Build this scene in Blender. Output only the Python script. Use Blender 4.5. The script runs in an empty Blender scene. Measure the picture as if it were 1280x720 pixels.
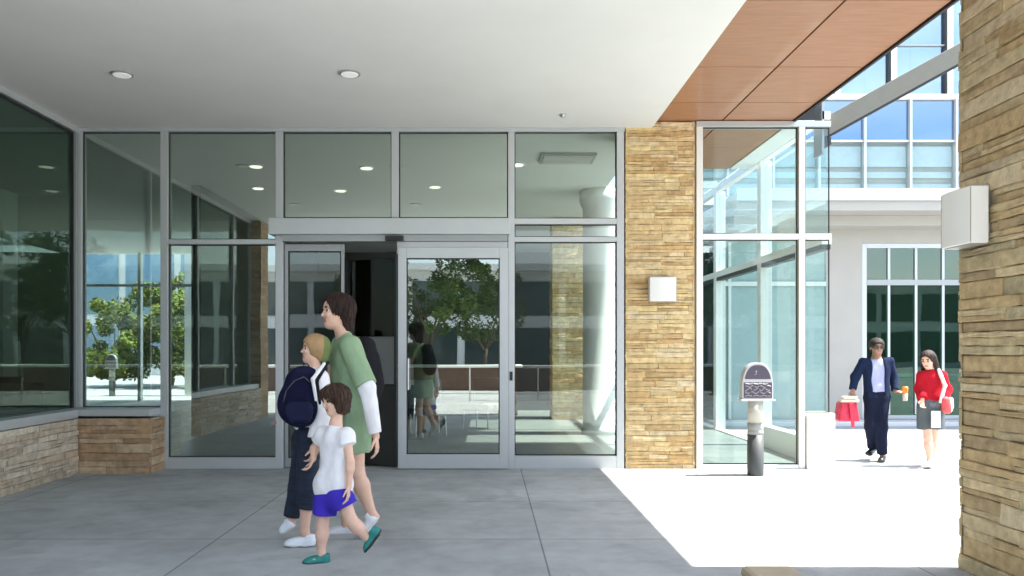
import bpy, math, random
import numpy as np
from mathutils import Vector, Matrix
random.seed(7)
S = bpy.context.scene
C = S.collection

# ------------------------------------------------------------------ camera, world, sun, exposure
EYE = 1.35
cam_d = bpy.data.cameras.new('camera'); cam = bpy.data.objects.new('camera', cam_d); C.objects.link(cam)
cam.location = (0, 0, EYE); cam.rotation_euler = (math.radians(90), 0, 0)
cam_d.sensor_width = 36; cam_d.lens = 28.125
cam_d.shift_x = 30/1280; cam_d.shift_y = 77/1280
cam_d.clip_start = 0.05; cam_d.clip_end = 2000
S.camera = cam
SUN_EL, SUN_AZ = math.radians(60.7), math.radians(90.6)      # azimuth measured from +Y towards +X
w = bpy.data.worlds.new('World'); S.world = w; w.use_nodes = True
nt = w.node_tree; bg = nt.nodes['Background']; sky = nt.nodes.new('ShaderNodeTexSky')
sky.sky_type = 'NISHITA'; sky.sun_disc = False; sky.sun_elevation = SUN_EL; sky.sun_rotation = SUN_AZ
sky.air_density = 1.0; sky.dust_density = 1.6; sky.ozone_density = 1.0
# thin fair-weather clouds mixed into the sky by direction
tcw = nt.nodes.new('ShaderNodeTexCoord'); mpw = nt.nodes.new('ShaderNodeMapping'); mpw.inputs['Scale'].default_value = (1.3, 1.3, 3.2)
nsw = nt.nodes.new('ShaderNodeTexNoise'); nsw.inputs['Scale'].default_value = 2.1; nsw.inputs['Detail'].default_value = 8; nsw.inputs['Distortion'].default_value = .35
rpw = nt.nodes.new('ShaderNodeMapRange'); rpw.inputs[1].default_value = .46; rpw.inputs[2].default_value = .70; rpw.inputs[3].default_value = 0; rpw.inputs[4].default_value = .85
mxw = nt.nodes.new('ShaderNodeMix'); mxw.data_type = 'RGBA'; mxw.inputs['B'].default_value = (6.0, 6.2, 6.5, 1)
nt.links.new(tcw.outputs['Generated'], mpw.inputs[0]); nt.links.new(mpw.outputs[0], nsw.inputs[0]); nt.links.new(nsw.outputs[0], rpw.inputs[0])
nt.links.new(rpw.outputs[0], mxw.inputs['Factor']); nt.links.new(sky.outputs[0], mxw.inputs['A']); nt.links.new(mxw.outputs['Result'], bg.inputs[0]); bg.inputs[1].default_value = 0.13
sun_d = bpy.data.lights.new('sun', 'SUN'); sun_d.energy = 4.2; sun_d.angle = math.radians(0.5); sun_d.color = (1, .955, .88)
sun = bpy.data.objects.new('sun', sun_d); C.objects.link(sun)
sd = Vector((math.sin(SUN_AZ)*math.cos(SUN_EL), math.cos(SUN_AZ)*math.cos(SUN_EL), math.sin(SUN_EL)))
sun.rotation_euler = sd.to_track_quat('Z', 'Y').to_euler(); sun.location = (20, 0, 30)
S.view_settings.view_transform = 'Standard'; S.view_settings.look = 'None'
S.view_settings.exposure = 2.08; S.view_settings.gamma = 1
S.cycles.max_bounces = 10; S.cycles.diffuse_bounces = 5; S.cycles.glossy_bounces = 5
S.cycles.transparent_max_bounces = 40; S.cycles.transmission_bounces = 6
S.cycles.use_denoising = True; S.cycles.sample_clamp_indirect = 6
S.cycles.caustics_reflective = False; S.cycles.caustics_refractive = False

# ------------------------------------------------------------------ materials
def mat(name, col, rough=.6, metal=0, noise=0, nscale=8, bump=0, bscale=60, spec=.5, stretch=None, attr=None, coat=0, bdist=.01):
    m = bpy.data.materials.new(name); m.use_nodes = True
    n = m.node_tree; b = n.nodes['Principled BSDF']
    b.inputs['Roughness'].default_value = rough; b.inputs['Metallic'].default_value = metal
    b.inputs['Specular IOR Level'].default_value = spec
    b.inputs['Coat Weight'].default_value = coat
    c4 = (*col, 1); b.inputs['Base Color'].default_value = c4
    tc = n.nodes.new('ShaderNodeTexCoord'); mp = n.nodes.new('ShaderNodeMapping')
    n.links.new(tc.outputs['Object'], mp.inputs[0])
    if stretch: mp.inputs['Scale'].default_value = stretch
    src = None
    if attr:
        a = n.nodes.new('ShaderNodeAttribute'); a.attribute_name = attr; src = a.outputs['Color']
    if noise:
        t = n.nodes.new('ShaderNodeTexNoise'); t.inputs['Scale'].default_value = nscale; t.inputs['Detail'].default_value = 7
        t.inputs['Roughness'].default_value = .6
        n.links.new(mp.outputs[0], t.inputs[0])
        r = n.nodes.new('ShaderNodeMapRange'); r.inputs[1].default_value = .3; r.inputs[2].default_value = .7
        r.inputs[3].default_value = 1-noise; r.inputs[4].default_value = 1+noise
        n.links.new(t.outputs[0], r.inputs[0])
        mx = n.nodes.new('ShaderNodeVectorMath'); mx.operation = 'SCALE'
        if src: n.links.new(src, mx.inputs[0])
        else: mx.inputs[0].default_value = col
        n.links.new(r.outputs[0], mx.inputs['Scale']); src = mx.outputs[0]
    if src: n.links.new(src, b.inputs['Base Color'])
    if bump:
        t2 = n.nodes.new('ShaderNodeTexNoise'); t2.inputs['Scale'].default_value = bscale; t2.inputs['Detail'].default_value = 5
        n.links.new(mp.outputs[0], t2.inputs[0])
        bp = n.nodes.new('ShaderNodeBump'); bp.inputs['Strength'].default_value = bump; bp.inputs['Distance'].default_value = bdist
        n.links.new(t2.outputs[0], bp.inputs['Height']); n.links.new(bp.outputs[0], b.inputs['Normal'])
    return m

def emit(m, col, k):
    b = m.node_tree.nodes['Principled BSDF']; b.inputs['Emission Color'].default_value = (*col, 1); b.inputs['Emission Strength'].default_value = k; return m
def glass(name, tint, base, ior=1.5, refl=(1, 1, 1)):
    m = bpy.data.materials.new(name); m.use_nodes = True; n = m.node_tree; n.nodes.clear()
    o = n.nodes.new('ShaderNodeOutputMaterial'); mix = n.nodes.new('ShaderNodeMixShader')
    t = n.nodes.new('ShaderNodeBsdfTransparent'); t.inputs[0].default_value = (*tint, 1)
    g = n.nodes.new('ShaderNodeBsdfGlossy'); g.inputs['Roughness'].default_value = .0; g.inputs[0].default_value = (*refl, 1)
    ge = n.nodes.new('ShaderNodeNewGeometry'); dt = n.nodes.new('ShaderNodeVectorMath'); dt.operation = 'DOT_PRODUCT'
    n.links.new(ge.outputs['Normal'], dt.inputs[0]); n.links.new(ge.outputs['Incoming'], dt.inputs[1])
    def mm(op, a_, b_=None):     # Schlick's fresnel, the same from both faces of the pane
        q = n.nodes.new('ShaderNodeMath'); q.operation = op; q.use_clamp = op == 'ADD'
        for i, v in enumerate((a_, b_)):
            if v is None: continue
            if isinstance(v, (int, float)): q.inputs[i].default_value = v
            else: n.links.new(v, q.inputs[i])
        return q.outputs[0]
    fr = mm('POWER', mm('SUBTRACT', 1.0, mm('ABSOLUTE', dt.outputs['Value'])), 5.0)
    n.links.new(mm('ADD', mm('MULTIPLY', fr, .55), base+.025), mix.inputs[0])
    n.links.new(t.outputs[0], mix.inputs[1]); n.links.new(g.outputs[0], mix.inputs[2]); n.links.new(mix.outputs[0], o.inputs[0])
    # faint unevenness of real float glass
    tc = n.nodes.new('ShaderNodeTexCoord'); tn = n.nodes.new('ShaderNodeTexNoise'); tn.inputs['Scale'].default_value = .9; tn.inputs['Detail'].default_value = 1
    n.links.new(tc.outputs['Object'], tn.inputs[0])
    bp = n.nodes.new('ShaderNodeBump'); bp.inputs['Strength'].default_value = .035; bp.inputs['Distance'].default_value = .05
    n.links.new(tn.outputs[0], bp.inputs['Height']); n.links.new(bp.outputs[0], g.inputs['Normal'])
    return m

def concrete(name, base, jx, jy, ox, oy, rough=.85, stain=.17):
    m = bpy.data.materials.new(name); m.use_nodes = True; n = m.node_tree; b = n.nodes['Principled BSDF']
    g = n.nodes.new('ShaderNodeNewGeometry'); sp = n.nodes.new('ShaderNodeSeparateXYZ'); n.links.new(g.outputs['Position'], sp.inputs[0])
    def mth(op, a, bb=None, cl=False):
        q = n.nodes.new('ShaderNodeMath'); q.operation = op; q.use_clamp = cl
        for i, v in enumerate((a, bb)):
            if v is None: continue
            if isinstance(v, (int, float)): q.inputs[i].default_value = v
            else: n.links.new(v, q.inputs[i])
        return q.outputs[0]
    def joint(sock, per, off):
        v = mth('DIVIDE', mth('SUBTRACT', sock, off), per)
        fr = mth('SUBTRACT', v, mth('ROUND', v))
        d = mth('MULTIPLY', mth('ABSOLUTE', fr), per)
        return mth('LESS_THAN', d, .0055)
    jm = mth('MAXIMUM', joint(sp.outputs[0], jx, ox), joint(sp.outputs[1], jy, oy))
    def cell(sock, per, off): return mth('FLOOR', mth('DIVIDE', mth('SUBTRACT', sock, off), per))
    cx = n.nodes.new('ShaderNodeCombineXYZ'); n.links.new(cell(sp.outputs[0], jx, ox), cx.inputs[0]); n.links.new(cell(sp.outputs[1], jy, oy), cx.inputs[1])
    wn = n.nodes.new('ShaderNodeTexWhiteNoise'); n.links.new(cx.outputs[0], wn.inputs[0])
    def noise(sc, det, lo, hi, a, bb, dist=0):
        t = n.nodes.new('ShaderNodeTexNoise'); t.inputs['Scale'].default_value = sc; t.inputs['Detail'].default_value = det
        t.inputs['Distortion'].default_value = dist
        n.links.new(g.outputs['Position'], t.inputs[0]); r = n.nodes.new('ShaderNodeMapRange')
        r.inputs[1].default_value = lo; r.inputs[2].default_value = hi; r.inputs[3].default_value = a; r.inputs[4].default_value = bb
        n.links.new(t.outputs[0], r.inputs[0]); return r.outputs[0]
    k = mth('MULTIPLY', noise(.55, 4, .35, .65, 1-stain, 1+stain*.4, 1.5), noise(6, 8, .3, .7, .90, 1.08))
    k = mth('MULTIPLY', k, noise(140, 3, .3, .7, .9, 1.1))
    k = mth('MULTIPLY', k, mth('ADD', mth('MULTIPLY', wn.outputs[0], .12), .94))
    k = mth('MULTIPLY', k, mth('SUBTRACT', 1.0, mth('MULTIPLY', jm, .55)))
    vo = n.nodes.new('ShaderNodeTexVoronoi'); vo.inputs['Scale'].default_value = 2.3; n.links.new(g.outputs['Position'], vo.inputs[0])
    k = mth('MULTIPLY', k, mth('SUBTRACT', 1.0, mth('MULTIPLY', mth('LESS_THAN', vo.outputs['Distance'], .028), .28)))   # trodden gum spots
    k = mth('MULTIPLY', k, noise(1.7, 8, .54, .60, 1.0, .90, .6))
    sc = n.nodes.new('ShaderNodeVectorMath'); sc.operation = 'SCALE'; sc.inputs[0].default_value = base; n.links.new(k, sc.inputs['Scale'])
    n.links.new(sc.outputs[0], b.inputs['Base Color']); b.inputs['Roughness'].default_value = rough
    t = n.nodes.new('ShaderNodeTexNoise'); t.inputs['Scale'].default_value = 90; t.inputs['Detail'].default_value = 6; n.links.new(g.outputs['Position'], t.inputs[0])
    bp = n.nodes.new('ShaderNodeBump'); bp.inputs['Strength'].default_value = .25; bp.inputs['Distance'].default_value = .01
    n.links.new(t.outputs[0], bp.inputs['Height']); n.links.new(bp.outputs[0], b.inputs['Normal'])
    return m

M = dict(
    concrete=concrete('paving_concrete', (.405, .425, .42), 2.3, 1.42, .37, 5.7),
    infloor=concrete('floor_tile', (.19, .20, .19), 1.15, 1.42, .37, 5.7, .35, .1),
    white=mat('plaster', (.78, .77, .73), .8, noise=.03, nscale=1.2, bump=.08, bscale=30),
    wall=mat('pale_wall', (.66, .66, .66), .8, noise=.03, nscale=2),
    alu=mat('aluminium', (.54, .56, .56), .38, .35, noise=.03, nscale=3),
    alud=mat('aluminium_grey', (.36, .37, .37), .4, .4),
    black=mat('black_gasket', (.02, .02, .02), .6),
    dark=mat('dark_bronze', (.035, .034, .032), .45, noise=.1),
    grey=mat('grey_panel', (.20, .205, .20), .5),
    wood=mat('wood_veneer', (.36, .165, .08), .42, noise=.16, nscale=2.5, stretch=(1.2, 12, 1), bump=.03, bscale=40, coat=.1),
    stone=mat('ledge_stone', (.4, .3, .2), .88, noise=.26, nscale=14, bump=.7, bscale=45, attr='tone'),
    mortar=mat('mortar', (.25, .19, .12), .95),
    fixture=mat('fixture_white', (.80, .79, .74), .45),
    steel=mat('steel', (.5, .5, .5), .3, .8),
    leafm=mat('leaf', (.075, .13, .028), .6, attr='tone', spec=.3), bark=mat('bark', (.10, .075, .05), .9, noise=.3, nscale=20, bump=.5),
    glass=glass('facade_glass', (.83, .88, .85), .17, 1.5, (.96, 1, .95)),
    glassl=glass('side_glass', (.915, .97, .965), .0),
    glassd=glass('dark_glass', (.54, .65, .59), .07, 1.5, (.88, 1, .92)),
    glassm=glass('clear_glass', (.90, .94, .92), .02, 1.5, (.96, 1, .96)),
    farwall=mat('far_wall', (.42, .395, .36), .85, noise=.04, nscale=2), beam=mat('beam_paint', (.17,.158,.122), .6, noise=.05),
    bronze=glass('bronze_glass', (.22, .21, .18), .02),
    glassg=glass('court_glass', (.42, .66, .56), .02, 1.5, (.8, 1, .9)),
    glassp=glass('pale_glass', (.70, .84, .92), .2, 1.5, (.8, .92, 1)),
    glassb=glass('mirror_glass', (.35, .45, .55), .30, 1.6, (.55, .74, 1.0)),
)

# ------------------------------------------------------------------ mesh helpers
class MB:
    def __init__(s): s.v = []; s.f = []; s.m = []; s.c = []; s.cur = 0; s.tone = None
    def addf(s, idx): s.f.append(tuple(idx)); s.m.append(s.cur); s.c.append(s.tone)
    def box(s, x0, x1, y0, y1, z0, z1):
        n = len(s.v)
        s.v += [(x0,y0,z0),(x1,y0,z0),(x1,y1,z0),(x0,y1,z0),(x0,y0,z1),(x1,y0,z1),(x1,y1,z1),(x0,y1,z1)]
        for q in ((0,3,2,1),(4,5,6,7),(0,1,5,4),(1,2,6,5),(2,3,7,6),(3,0,4,7)): s.addf([n+i for i in q])
        return s
    def prism(s, pts, vec):
        n = len(s.v); k = len(pts); vec = Vector(vec)
        s.v += [tuple(p) for p in pts] + [tuple(Vector(p)+vec) for p in pts]
        s.addf([n+i for i in range(k)][::-1]); s.addf([n+k+i for i in range(k)])
        for i in range(k): j = (i+1) % k; s.addf([n+i, n+j, n+k+j, n+k+i])
        return s
    def tube(s, a, b, r0, r1=None, n=14, caps=True):
        r1 = r0 if r1 is None else r1; a = Vector(a); b = Vector(b); d = (b-a).normalized()
        u = d.orthogonal().normalized(); v = d.cross(u); k = len(s.v)
        for c, r in ((a, r0), (b, r1)):
            for i in range(n):
                t = 2*math.pi*i/n; s.v.append(tuple(c + u*math.cos(t)*r + v*math.sin(t)*r))
        for i in range(n): j = (i+1) % n; s.addf([k+i, k+j, k+n+j, k+n+i])
        if caps: s.addf([k+i for i in range(n)][::-1]); s.addf([k+n+i for i in range(n)])
        return s
    def lathe(s, prof, c=(0,0,0), n=24):
        k = len(s.v)
        for r, z in prof:
            for i in range(n):
                t = 2*math.pi*i/n; s.v.append((c[0]+r*math.cos(t), c[1]+r*math.sin(t), c[2]+z))
        for a in range(len(prof)-1):
            for i in range(n): j = (i+1) % n; s.addf([k+a*n+i, k+a*n+j, k+(a+1)*n+j, k+(a+1)*n+i])
        s.addf([k+i for i in range(n)][::-1]); s.addf([k+(len(prof)-1)*n+i for i in range(n)])
        return s
    def build(s, name, mats, parent=None, bevel=0, smooth=False, loc=None, rz=0):
        me = bpy.data.meshes.new(name); off = Vector(loc) if loc else Vector((0,0,0))
        me.from_pydata(s.v, [], s.f)
        if not isinstance(mats, (list, tuple)): mats = [mats]
        for m in mats: me.materials.append(m)
        for p, mi in zip(me.polygons, s.m): p.material_index = mi; p.use_smooth = smooth
        if any(c is not None for c in s.c):
            at = me.color_attributes.new('tone', 'FLOAT_COLOR', 'CORNER'); arr = []
            for p, c in zip(me.polygons, s.c): arr += list((*(c or (.2,.2,.2)), 1))*p.loop_total
            at.data.foreach_set('color', arr)
        me.update()
        o = bpy.data.objects.new(name, me); C.objects.link(o)
        if loc: o.location = loc
        o.rotation_euler[2] = rz
        if parent: o.parent = parent
        if bevel:
            b = o.modifiers.new('b', 'BEVEL'); b.width = bevel; b.segments = 2; b.limit_method = 'ANGLE'; b.harden_normals = False
        if smooth and not bevel:
            pass
        return o
def tag(o, label=None, cat=None, group=None, kind=None):
    for k, v in (('label', label), ('category', cat), ('group', group), ('kind', kind)):
        if v: o[k] = v
    return o
def thing(name, label, cat, loc=(0,0,0), rz=0, group=None):
    o = bpy.data.objects.new(name, None); C.objects.link(o); o.location = loc; o.rotation_euler[2] = rz
    return tag(o, label, cat, group)
def struct(o): o['kind'] = 'structure'; return o
def box(name, m, x0, x1, y0, y1, z0, z1, parent=None, bevel=0):
    return MB().box(x0, x1, y0, y1, z0, z1).build(name, m, parent, bevel)
def copy_tree(o, parent=None):
    kids = list(o.children)
    c = o.copy(); C.objects.link(c); c.parent = parent
    for ch in kids: copy_tree(ch, c)
    return c

FD = 9.12
def fx(px): return (px-610)*FD/1000
def fz(py): return EYE+(437-py)*FD/1000
# ------------------------------------------------------------------ ground and rooms
o = MB(); o.v = [(-400,-400,0),(400,-400,0),(400,600,0),(-400,600,0)]; o.addf((0,1,2,3))
struct(o.build('ground', M['concrete']))
FLZ = .006
struct(MB().box(-16, 3.86, FD+.10, 21, -.05, FLZ).build('floor', M['infloor']))
struct(MB().box(-16, -4.75, 2.6, FD+.098, -.05, FLZ).build('floor_side_room', M['infloor']))
struct(MB().box(-16, 1.86, FD+.10, 21.4, 3.90, 4.05).build('ceiling', M['white']))
struct(MB().box(-16, -4.66, 2.6, FD+.098, 3.90, 4.05).build('ceiling_side_room', M['white']))
tag(MB().box(-16.2, -16, 2.6, 21.4, 0, 4.3).build('side_room_wall', M['wall']), 'long pale wall closing the dark room at the left', 'wall')
tag(MB().box(-16, -4.9, 2.3, 2.6, 0, 4.3).build('end_wall', M['wall']), 'pale end wall of the dark left room, nearest the camera side', 'wall')

# ------------------------------------------------------------------ canopy over the entrance
can = thing('canopy', 'flat entrance canopy with white plaster ceiling and orange brown wood panel soffit', 'canopy', (0, 5, 3.86))
def P(o, par):    # parent keeping world place
    o.parent = par; o.matrix_parent_inverse = Matrix.Translation(par.location).inverted(); return o
P(box('ceiling_panel', M['white'], -16, 1.86, 1.2, FD+.099, 3.865, 4.3), can)
# wood panels: three across, irregular seams, thin dark shadow gaps
ys = [1.2, 3.0, 4.6, 5.95, 7.36, 8.42, FD-.02]
xs = [1.90, 2.66, 3.46]
P(box('soffit_backing', M['black'], 1.865, 3.48, 1.21, FD+.03, 3.99, 4.29), can)
P(box('soffit_edge_trim', M['black'], 3.462, 3.485, 1.2, FD+.03, 3.93, 4.30), can)
P(box('soffit_edge_trim', M['black'], 1.865, 1.892, 1.2, FD+.03, 3.93, 3.985), can)
for i in range(len(ys)-1):
    for j in range(2):
        g = .009
        P(box('wood_panel', M['wood'], xs[j]+g, xs[j+1]-g, ys[i]+.007, ys[i+1]-.007, 3.95, 3.985), can)
def downlight(x, y, z, par):
    a = MB().lathe([(.098,-.004),(.098,.002),(.085,.003),(.075,.03),(.07,.03)], (x,y,z)).build('downlight', M['fixture'], smooth=True); P(a, par)
    b = MB().lathe([(.068,0),(.068,.012)], (x,y,z+.006)).build('lens', M['steel']); b.parent = a
LENS = emit(mat('lamp_glass', (.85,.84,.8), .3), (1,.97,.9), .06)
for x, y in ((-3.34, 7.3), (-1.26, 7.28), (-3.34, 4.4), (-1.26, 4.4), (.8, 4.4)):
    a = MB().lathe([(.070,-.012),(.098,-.012),(.098,0),(.070,0)], (x,y,3.865)).build('downlight', M['alud']); P(a, can)
    b = MB().lathe([(.076,-.018),(.080,-.0125)], (x,y,3.865)).build('lens', LENS); P(b, can); 
a = MB().lathe([(.02,-.03),(.035,-.012),(.035,0)], (fx(704)*.93, 8.55, 3.865), 12).build('sprinkler_head', M['steel']); P(a, can)

# ------------------------------------------------------------------ stone
PAL_GOLD = [(.60,.43,.21),(.66,.50,.27),(.58,.38,.17),(.70,.55,.33),(.52,.35,.16),(.64,.47,.24),(.68,.52,.26)]
PAL_TAN = [(.44,.34,.19),(.50,.39,.23),(.40,.29,.15),(.52,.42,.27),(.46,.33,.17),(.42,.34,.20),(.37,.27,.15)]
PAL_GREY = [(.54,.46,.35),(.48,.40,.30),(.58,.50,.39),(.52,.41,.29),(.46,.38,.28)]
PAL_BRN = [(.44,.29,.16),(.50,.34,.20),(.40,.26,.15),(.52,.38,.24),(.46,.32,.20)]
def stones(mb, rnd, O, U, W, Hh, N, hs, ls, pal, prot=.03, courses=None):
    """stacked ledge stone on one face. O origin, U along unit, N outward unit."""
    O = Vector(O); U = Vector(U); N = Vector(N); Z = Vector((0,0,1))
    flip = U.cross(Z).dot(N) < 0
    z = 0
    while z < Hh-.005:
        h = rnd.uniform(*hs)
        if z+h > Hh-.02: h = Hh-z
        x = 0
        while x < W-.001:
            l = rnd.uniform(*ls)*(.7+.6*(h/hs[1]))
            if x+l > W-.06: l = W-x
            # a stone may be split in two thin ones
            parts = [(z, h)]
            if h > hs[0]*1.5 and rnd.random() < .35:
                q = h*rnd.uniform(.35,.65); parts = [(z, q), (z+q, h-q)]
            for zz, hh in parts:
                g = .0014; p = rnd.uniform(.25, 1)*prot; e = min(.008, hh*.2)
                base = rnd.choice(pal); k = rnd.uniform(.88, 1.10); mb.tone = tuple(min(.85, c*k) for c in base)
                n = len(mb.v)
                x0, x1, z0, z1 = x+g, x+l-g, zz+g, zz+hh-g
                # rings: back, shoulder, front ; with mid points for irregular outline
                nx = max(1, int(l/.09))
                cols = [x0+(x1-x0)*i/nx for i in range(nx+1)]
                rows = [z0, z0+e, (z0+z1)/2, z1-e, z1]
                for zi, zc in enumerate(rows):
                    for xi, xc in enumerate(cols):
                        edge = (zi in (0,4)) or (xi in (0,nx))
                        d = p - (rnd.uniform(.5,1.1)*e if edge else rnd.uniform(-.004,.004))
                        jz = rnd.uniform(-.0035,.0035) if zi in (0,4) else 0
                        xe = xc + (0 if xi not in (0,nx) else rnd.uniform(-.002,.002))
                        mb.v.append(tuple(O+U*xe+Z*(zc+jz)+N*d))
                cn = nx+1
                for a in range(4):
                    for b in range(nx):
                        q = [n+a*cn+b, n+a*cn+b+1, n+(a+1)*cn+b+1, n+(a+1)*cn+b]
                        mb.addf(q[::-1] if flip else q)
                # sides back to the core
                ring = [n+i for i in range(cn)] + [n+r*cn+nx for r in range(1,5)] + [n+4*cn+i for i in range(nx-1,-1,-1)] + [n+r*cn for r in range(3,0,-1)]
                m0 = len(mb.v)
                for r in ring: mb.v.append(tuple(Vector(mb.v[r]) - N*(Vector(mb.v[r])-O).dot(N) - N*.01))
                L = len(ring)
                for i in range(L):
                    j = (i+1) % L; q = [ring[j], ring[i], m0+i, m0+j]; mb.addf(q[::-1] if flip else q)
            x += l
        z += h
def stone_block(name, label, cat, x0, x1, y0, y1, z1, faces, hs, ls, pal, seed, prot=.03, group=None, pals=None):
    t = thing(name, label, cat, ((x0+x1)/2, (y0+y1)/2, 0), 0, group)
    P(box('core', M['mortar'], x0+.004, x1-.004, y0+.004, y1-.004, 0.0, z1-.004), t)
    for i, f in enumerate(faces):
        rnd = random.Random(seed+i*17); mb = MB(); pl = (pals or {}).get(f, pal)
        e = prot*.5
        if f == '-y': stones(mb, rnd, (x0-e, y0, 0), (1,0,0), x1-x0+2*e, z1, (0,-1,0), hs, ls, pl, prot)
        if f == '+y': stones(mb, rnd, (x1+e, y1, 0), (-1,0,0), x1-x0+2*e, z1, (0,1,0), hs, ls, pl, prot)
        if f == '-x': stones(mb, rnd, (x0, y1+e, 0), (0,-1,0), y1-y0+2*e, z1, (-1,0,0), hs, ls, pl, prot)
        if f == '+x': stones(mb, rnd, (x1, y0-e, 0), (0,1,0), y1-y0+2*e, z1, (1,0,0), hs, ls, pl, prot)
        P(mb.build('stone_face', M['stone']), t)
    return t
stone_block('stone_pier', 'golden stacked stone pier between the sliding doors and the glass corner', 'pier', fx(782), fx(866), FD-.04, FD+.7, 3.935,
            ['-y','-x','+x','+y'], (.032,.072), (.12,.42), PAL_GOLD, 11, .018)
stone_block('stone_pillar', 'large rough tan stone pillar close to the camera at the right', 'pillar', 2.93, 3.50, 4.10, 4.93, 3.985,
            ['-x','-y','+y','+x'], (.045,.12), (.20,.65), PAL_TAN, 5, .032)
stone_block('stone_base_wall', 'low greyish stone wall running under the big left side window', 'low wall', -4.85, -4.45, 2.6, 8.66, .60,
            ['-x','+x'], (.045,.10), (.16,.5), PAL_GREY, 31, .022, 'low stone base walls')
stone_block('stone_base_wall', 'short brown stone wall under the leftmost front window, ending at the door', 'low wall', -4.85, -3.672, 8.70, 9.05, .60,
            ['-y','+x'], (.05,.11), (.18,.5), PAL_BRN, 41, .022, 'low stone base walls')
stone_block('stone_pier', 'stone pier at the near end of the left glass wall', 'pier', -4.95, -4.45, 2.1, 2.58, 3.85,
            ['-y','+y','+x'], (.045,.1), (.14,.45), PAL_BRN, 51, .02)
stone_block('stone_pier', 'brown stone pier inside the hall behind the round column', 'pier', 1.25, 1.95, 15.4, 16.1, 3.89,
            ['-y','-x'], (.06,.11), (.2,.5), PAL_GOLD, 61, .02)

# ------------------------------------------------------------------ glazed facade
fac = thing('glazed_facade', 'long glazed entrance front with aluminium mullions and high transom windows', 'glass facade', (-1.5, FD, 0))
Y0, Y1 = FD-.06, FD+.06
ZT, ZTF = 3.865, fz(166)
def bar(name, x0, x1, z0, z1, par=fac, y0=Y0, y1=Y1, m=None, bevel=.003): return P(box(name, m or M['alu'], x0, x1, y0, y1, z0, z1, None, bevel), par)
SZ = .62
bar('mullion', fx(94), fx(105), SZ+.075, ZT)
bar('mullion', fx(203), fx(212), 0, ZTF)
bar('mullion', fx(346), fx(355), 0, ZTF)
bar('mullion', fx(490), fx(499), fz(273), ZTF)
bar('mullion', fx(635), fx(643), 0, ZTF)
bar('mullion', fx(770), fx(779), 0, ZTF)
bar('top_rail', fx(105), fx(780), ZTF, ZT-.001)
bar('sill', fx(94), fx(203), SZ, SZ+.073, y0=Y0-.30)
bar('transom', fx(212)+.001, fx(346)-.001, fz(306), fz(300))
bar('transom', fx(643)+.001, fx(770)-.001, fz(281), fz(274))
bar('transom', fx(643)+.001, fx(770)-.001, fz(303), fz(297))
bar('bottom_rail', fx(212)+.001, fx(346)-.001, 0, fz(571))
bar('bottom_rail', fx(643)+.001, fx(770)-.001, 0, fz(569))
def pane(par, x0, x1, z0, z1, y=FD, m=None, name='pane'):
    e = .012
    P(box(name, m or M['glass'], x0+.001, x1-.001, y-.005, y+.005, z0+.001, z1-.001), par)
    g = MB()
    for a in ((x0, x0+e, z0, z1), (x1-e, x1, z0, z1), (x0+e, x1-e, z0, z0+e), (x0+e, x1-e, z1-e, z1)):
        g.box(a[0]+.0005, a[1]-.0005, y-.02, y-.006, a[2]+.0005, a[3]-.0005)
    P(g.build('gasket', M['black']), par)
pane(fac, fx(105), fx(203), SZ+.075, ZTF)
pane(fac, fx(212), fx(346), fz(300), ZTF); pane(fac, fx(212), fx(346), fz(571), fz(306))
pane(fac, fx(355), fx(490), fz(273), ZTF); pane(fac, fx(499), fx(635), fz(273), ZTF)
for a_, b_ in ((fz(274), ZTF), (fz(297), fz(281)), (fz(569), fz(303))): pane(fac, fx(643), fx(770), a_, b_, m=M['glassm'])
# sliding door operator header
hd = P(MB().box(fx(340), fx(637), FD-.15, FD+.10, fz(295), fz(275)).build('door_header', M['alu'], None, .006), fac)
P(box('header_track', M['alud'], fx(356), fx(634), FD-.11, FD+.08, fz(303), fz(295)-.001), fac)
P(box('header_track', M['alu'], fx(497), fx(634), FD-.075, FD-.03, fz(318), fz(303)-.001, None, .003), fac)
P(box('motion_sensor', M['black'], fx(484), fx(506), FD-.20, FD-.115, fz(303), fz(297.5), None, .006), fac)
# right sliding leaf
dr = thing('sliding_door', None, None, (fx(567), FD-.03, 0)); P(dr, fac)
dr.location = (0,0,0); dr.matrix_parent_inverse = Matrix.Translation(fac.location).inverted(); dr.location = (fx(567), FD-.10, 0)
def leaf(par, x0, x1, z0, z1, st, top, bot, y, m, gm):
    def L(name, a, b, c, d, mm, yy0=-.022, yy1=.022, bv=.003):
        o = box(name, mm, a-par.location.x, b-par.location.x, yy0, yy1, c, d, None, bv); o.parent = par; return o
    L('stile', x0, x0+st, z0, z1, m); L('stile', x1-st, x1, z0, z1, m)
    L('rail', x0+st+.0005, x1-st-.0005, z1-top, z1, m); L('rail', x0+st+.0005, x1-st-.0005, z0, z0+bot, m)
    L('pane', x0+st, x1-st, z0+bot, z1-top, gm, -.004, .004, 0)
    e = .012; g = MB(); X = par.location.x
    for a in ((x0+st, x0+st+e, z0+bot, z1-top), (x1-st-e, x1-st, z0+bot, z1-top), (x0+st+e, x1-st-e, z0+bot, z0+bot+e), (x0+st+e, x1-st-e, z1-top-e, z1-top)):
        g.box(a[0]-X, a[1]-X, -.018, -.006, a[2], a[3])
    gg = g.build('gasket', M['black']); gg.parent = par
leaf(dr, fx(499), fx(635)-.002, .012, fz(311), .095, .12, .16, FD, M['alu'], M['glass'])
for k in list(dr.children): pass
o = MB().tube((fx(512)-dr.location.x, -.07, .9), (fx(512)-dr.location.x, -.07, 1.25), .011).build('pull_handle', M['steel'], dr)
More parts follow.
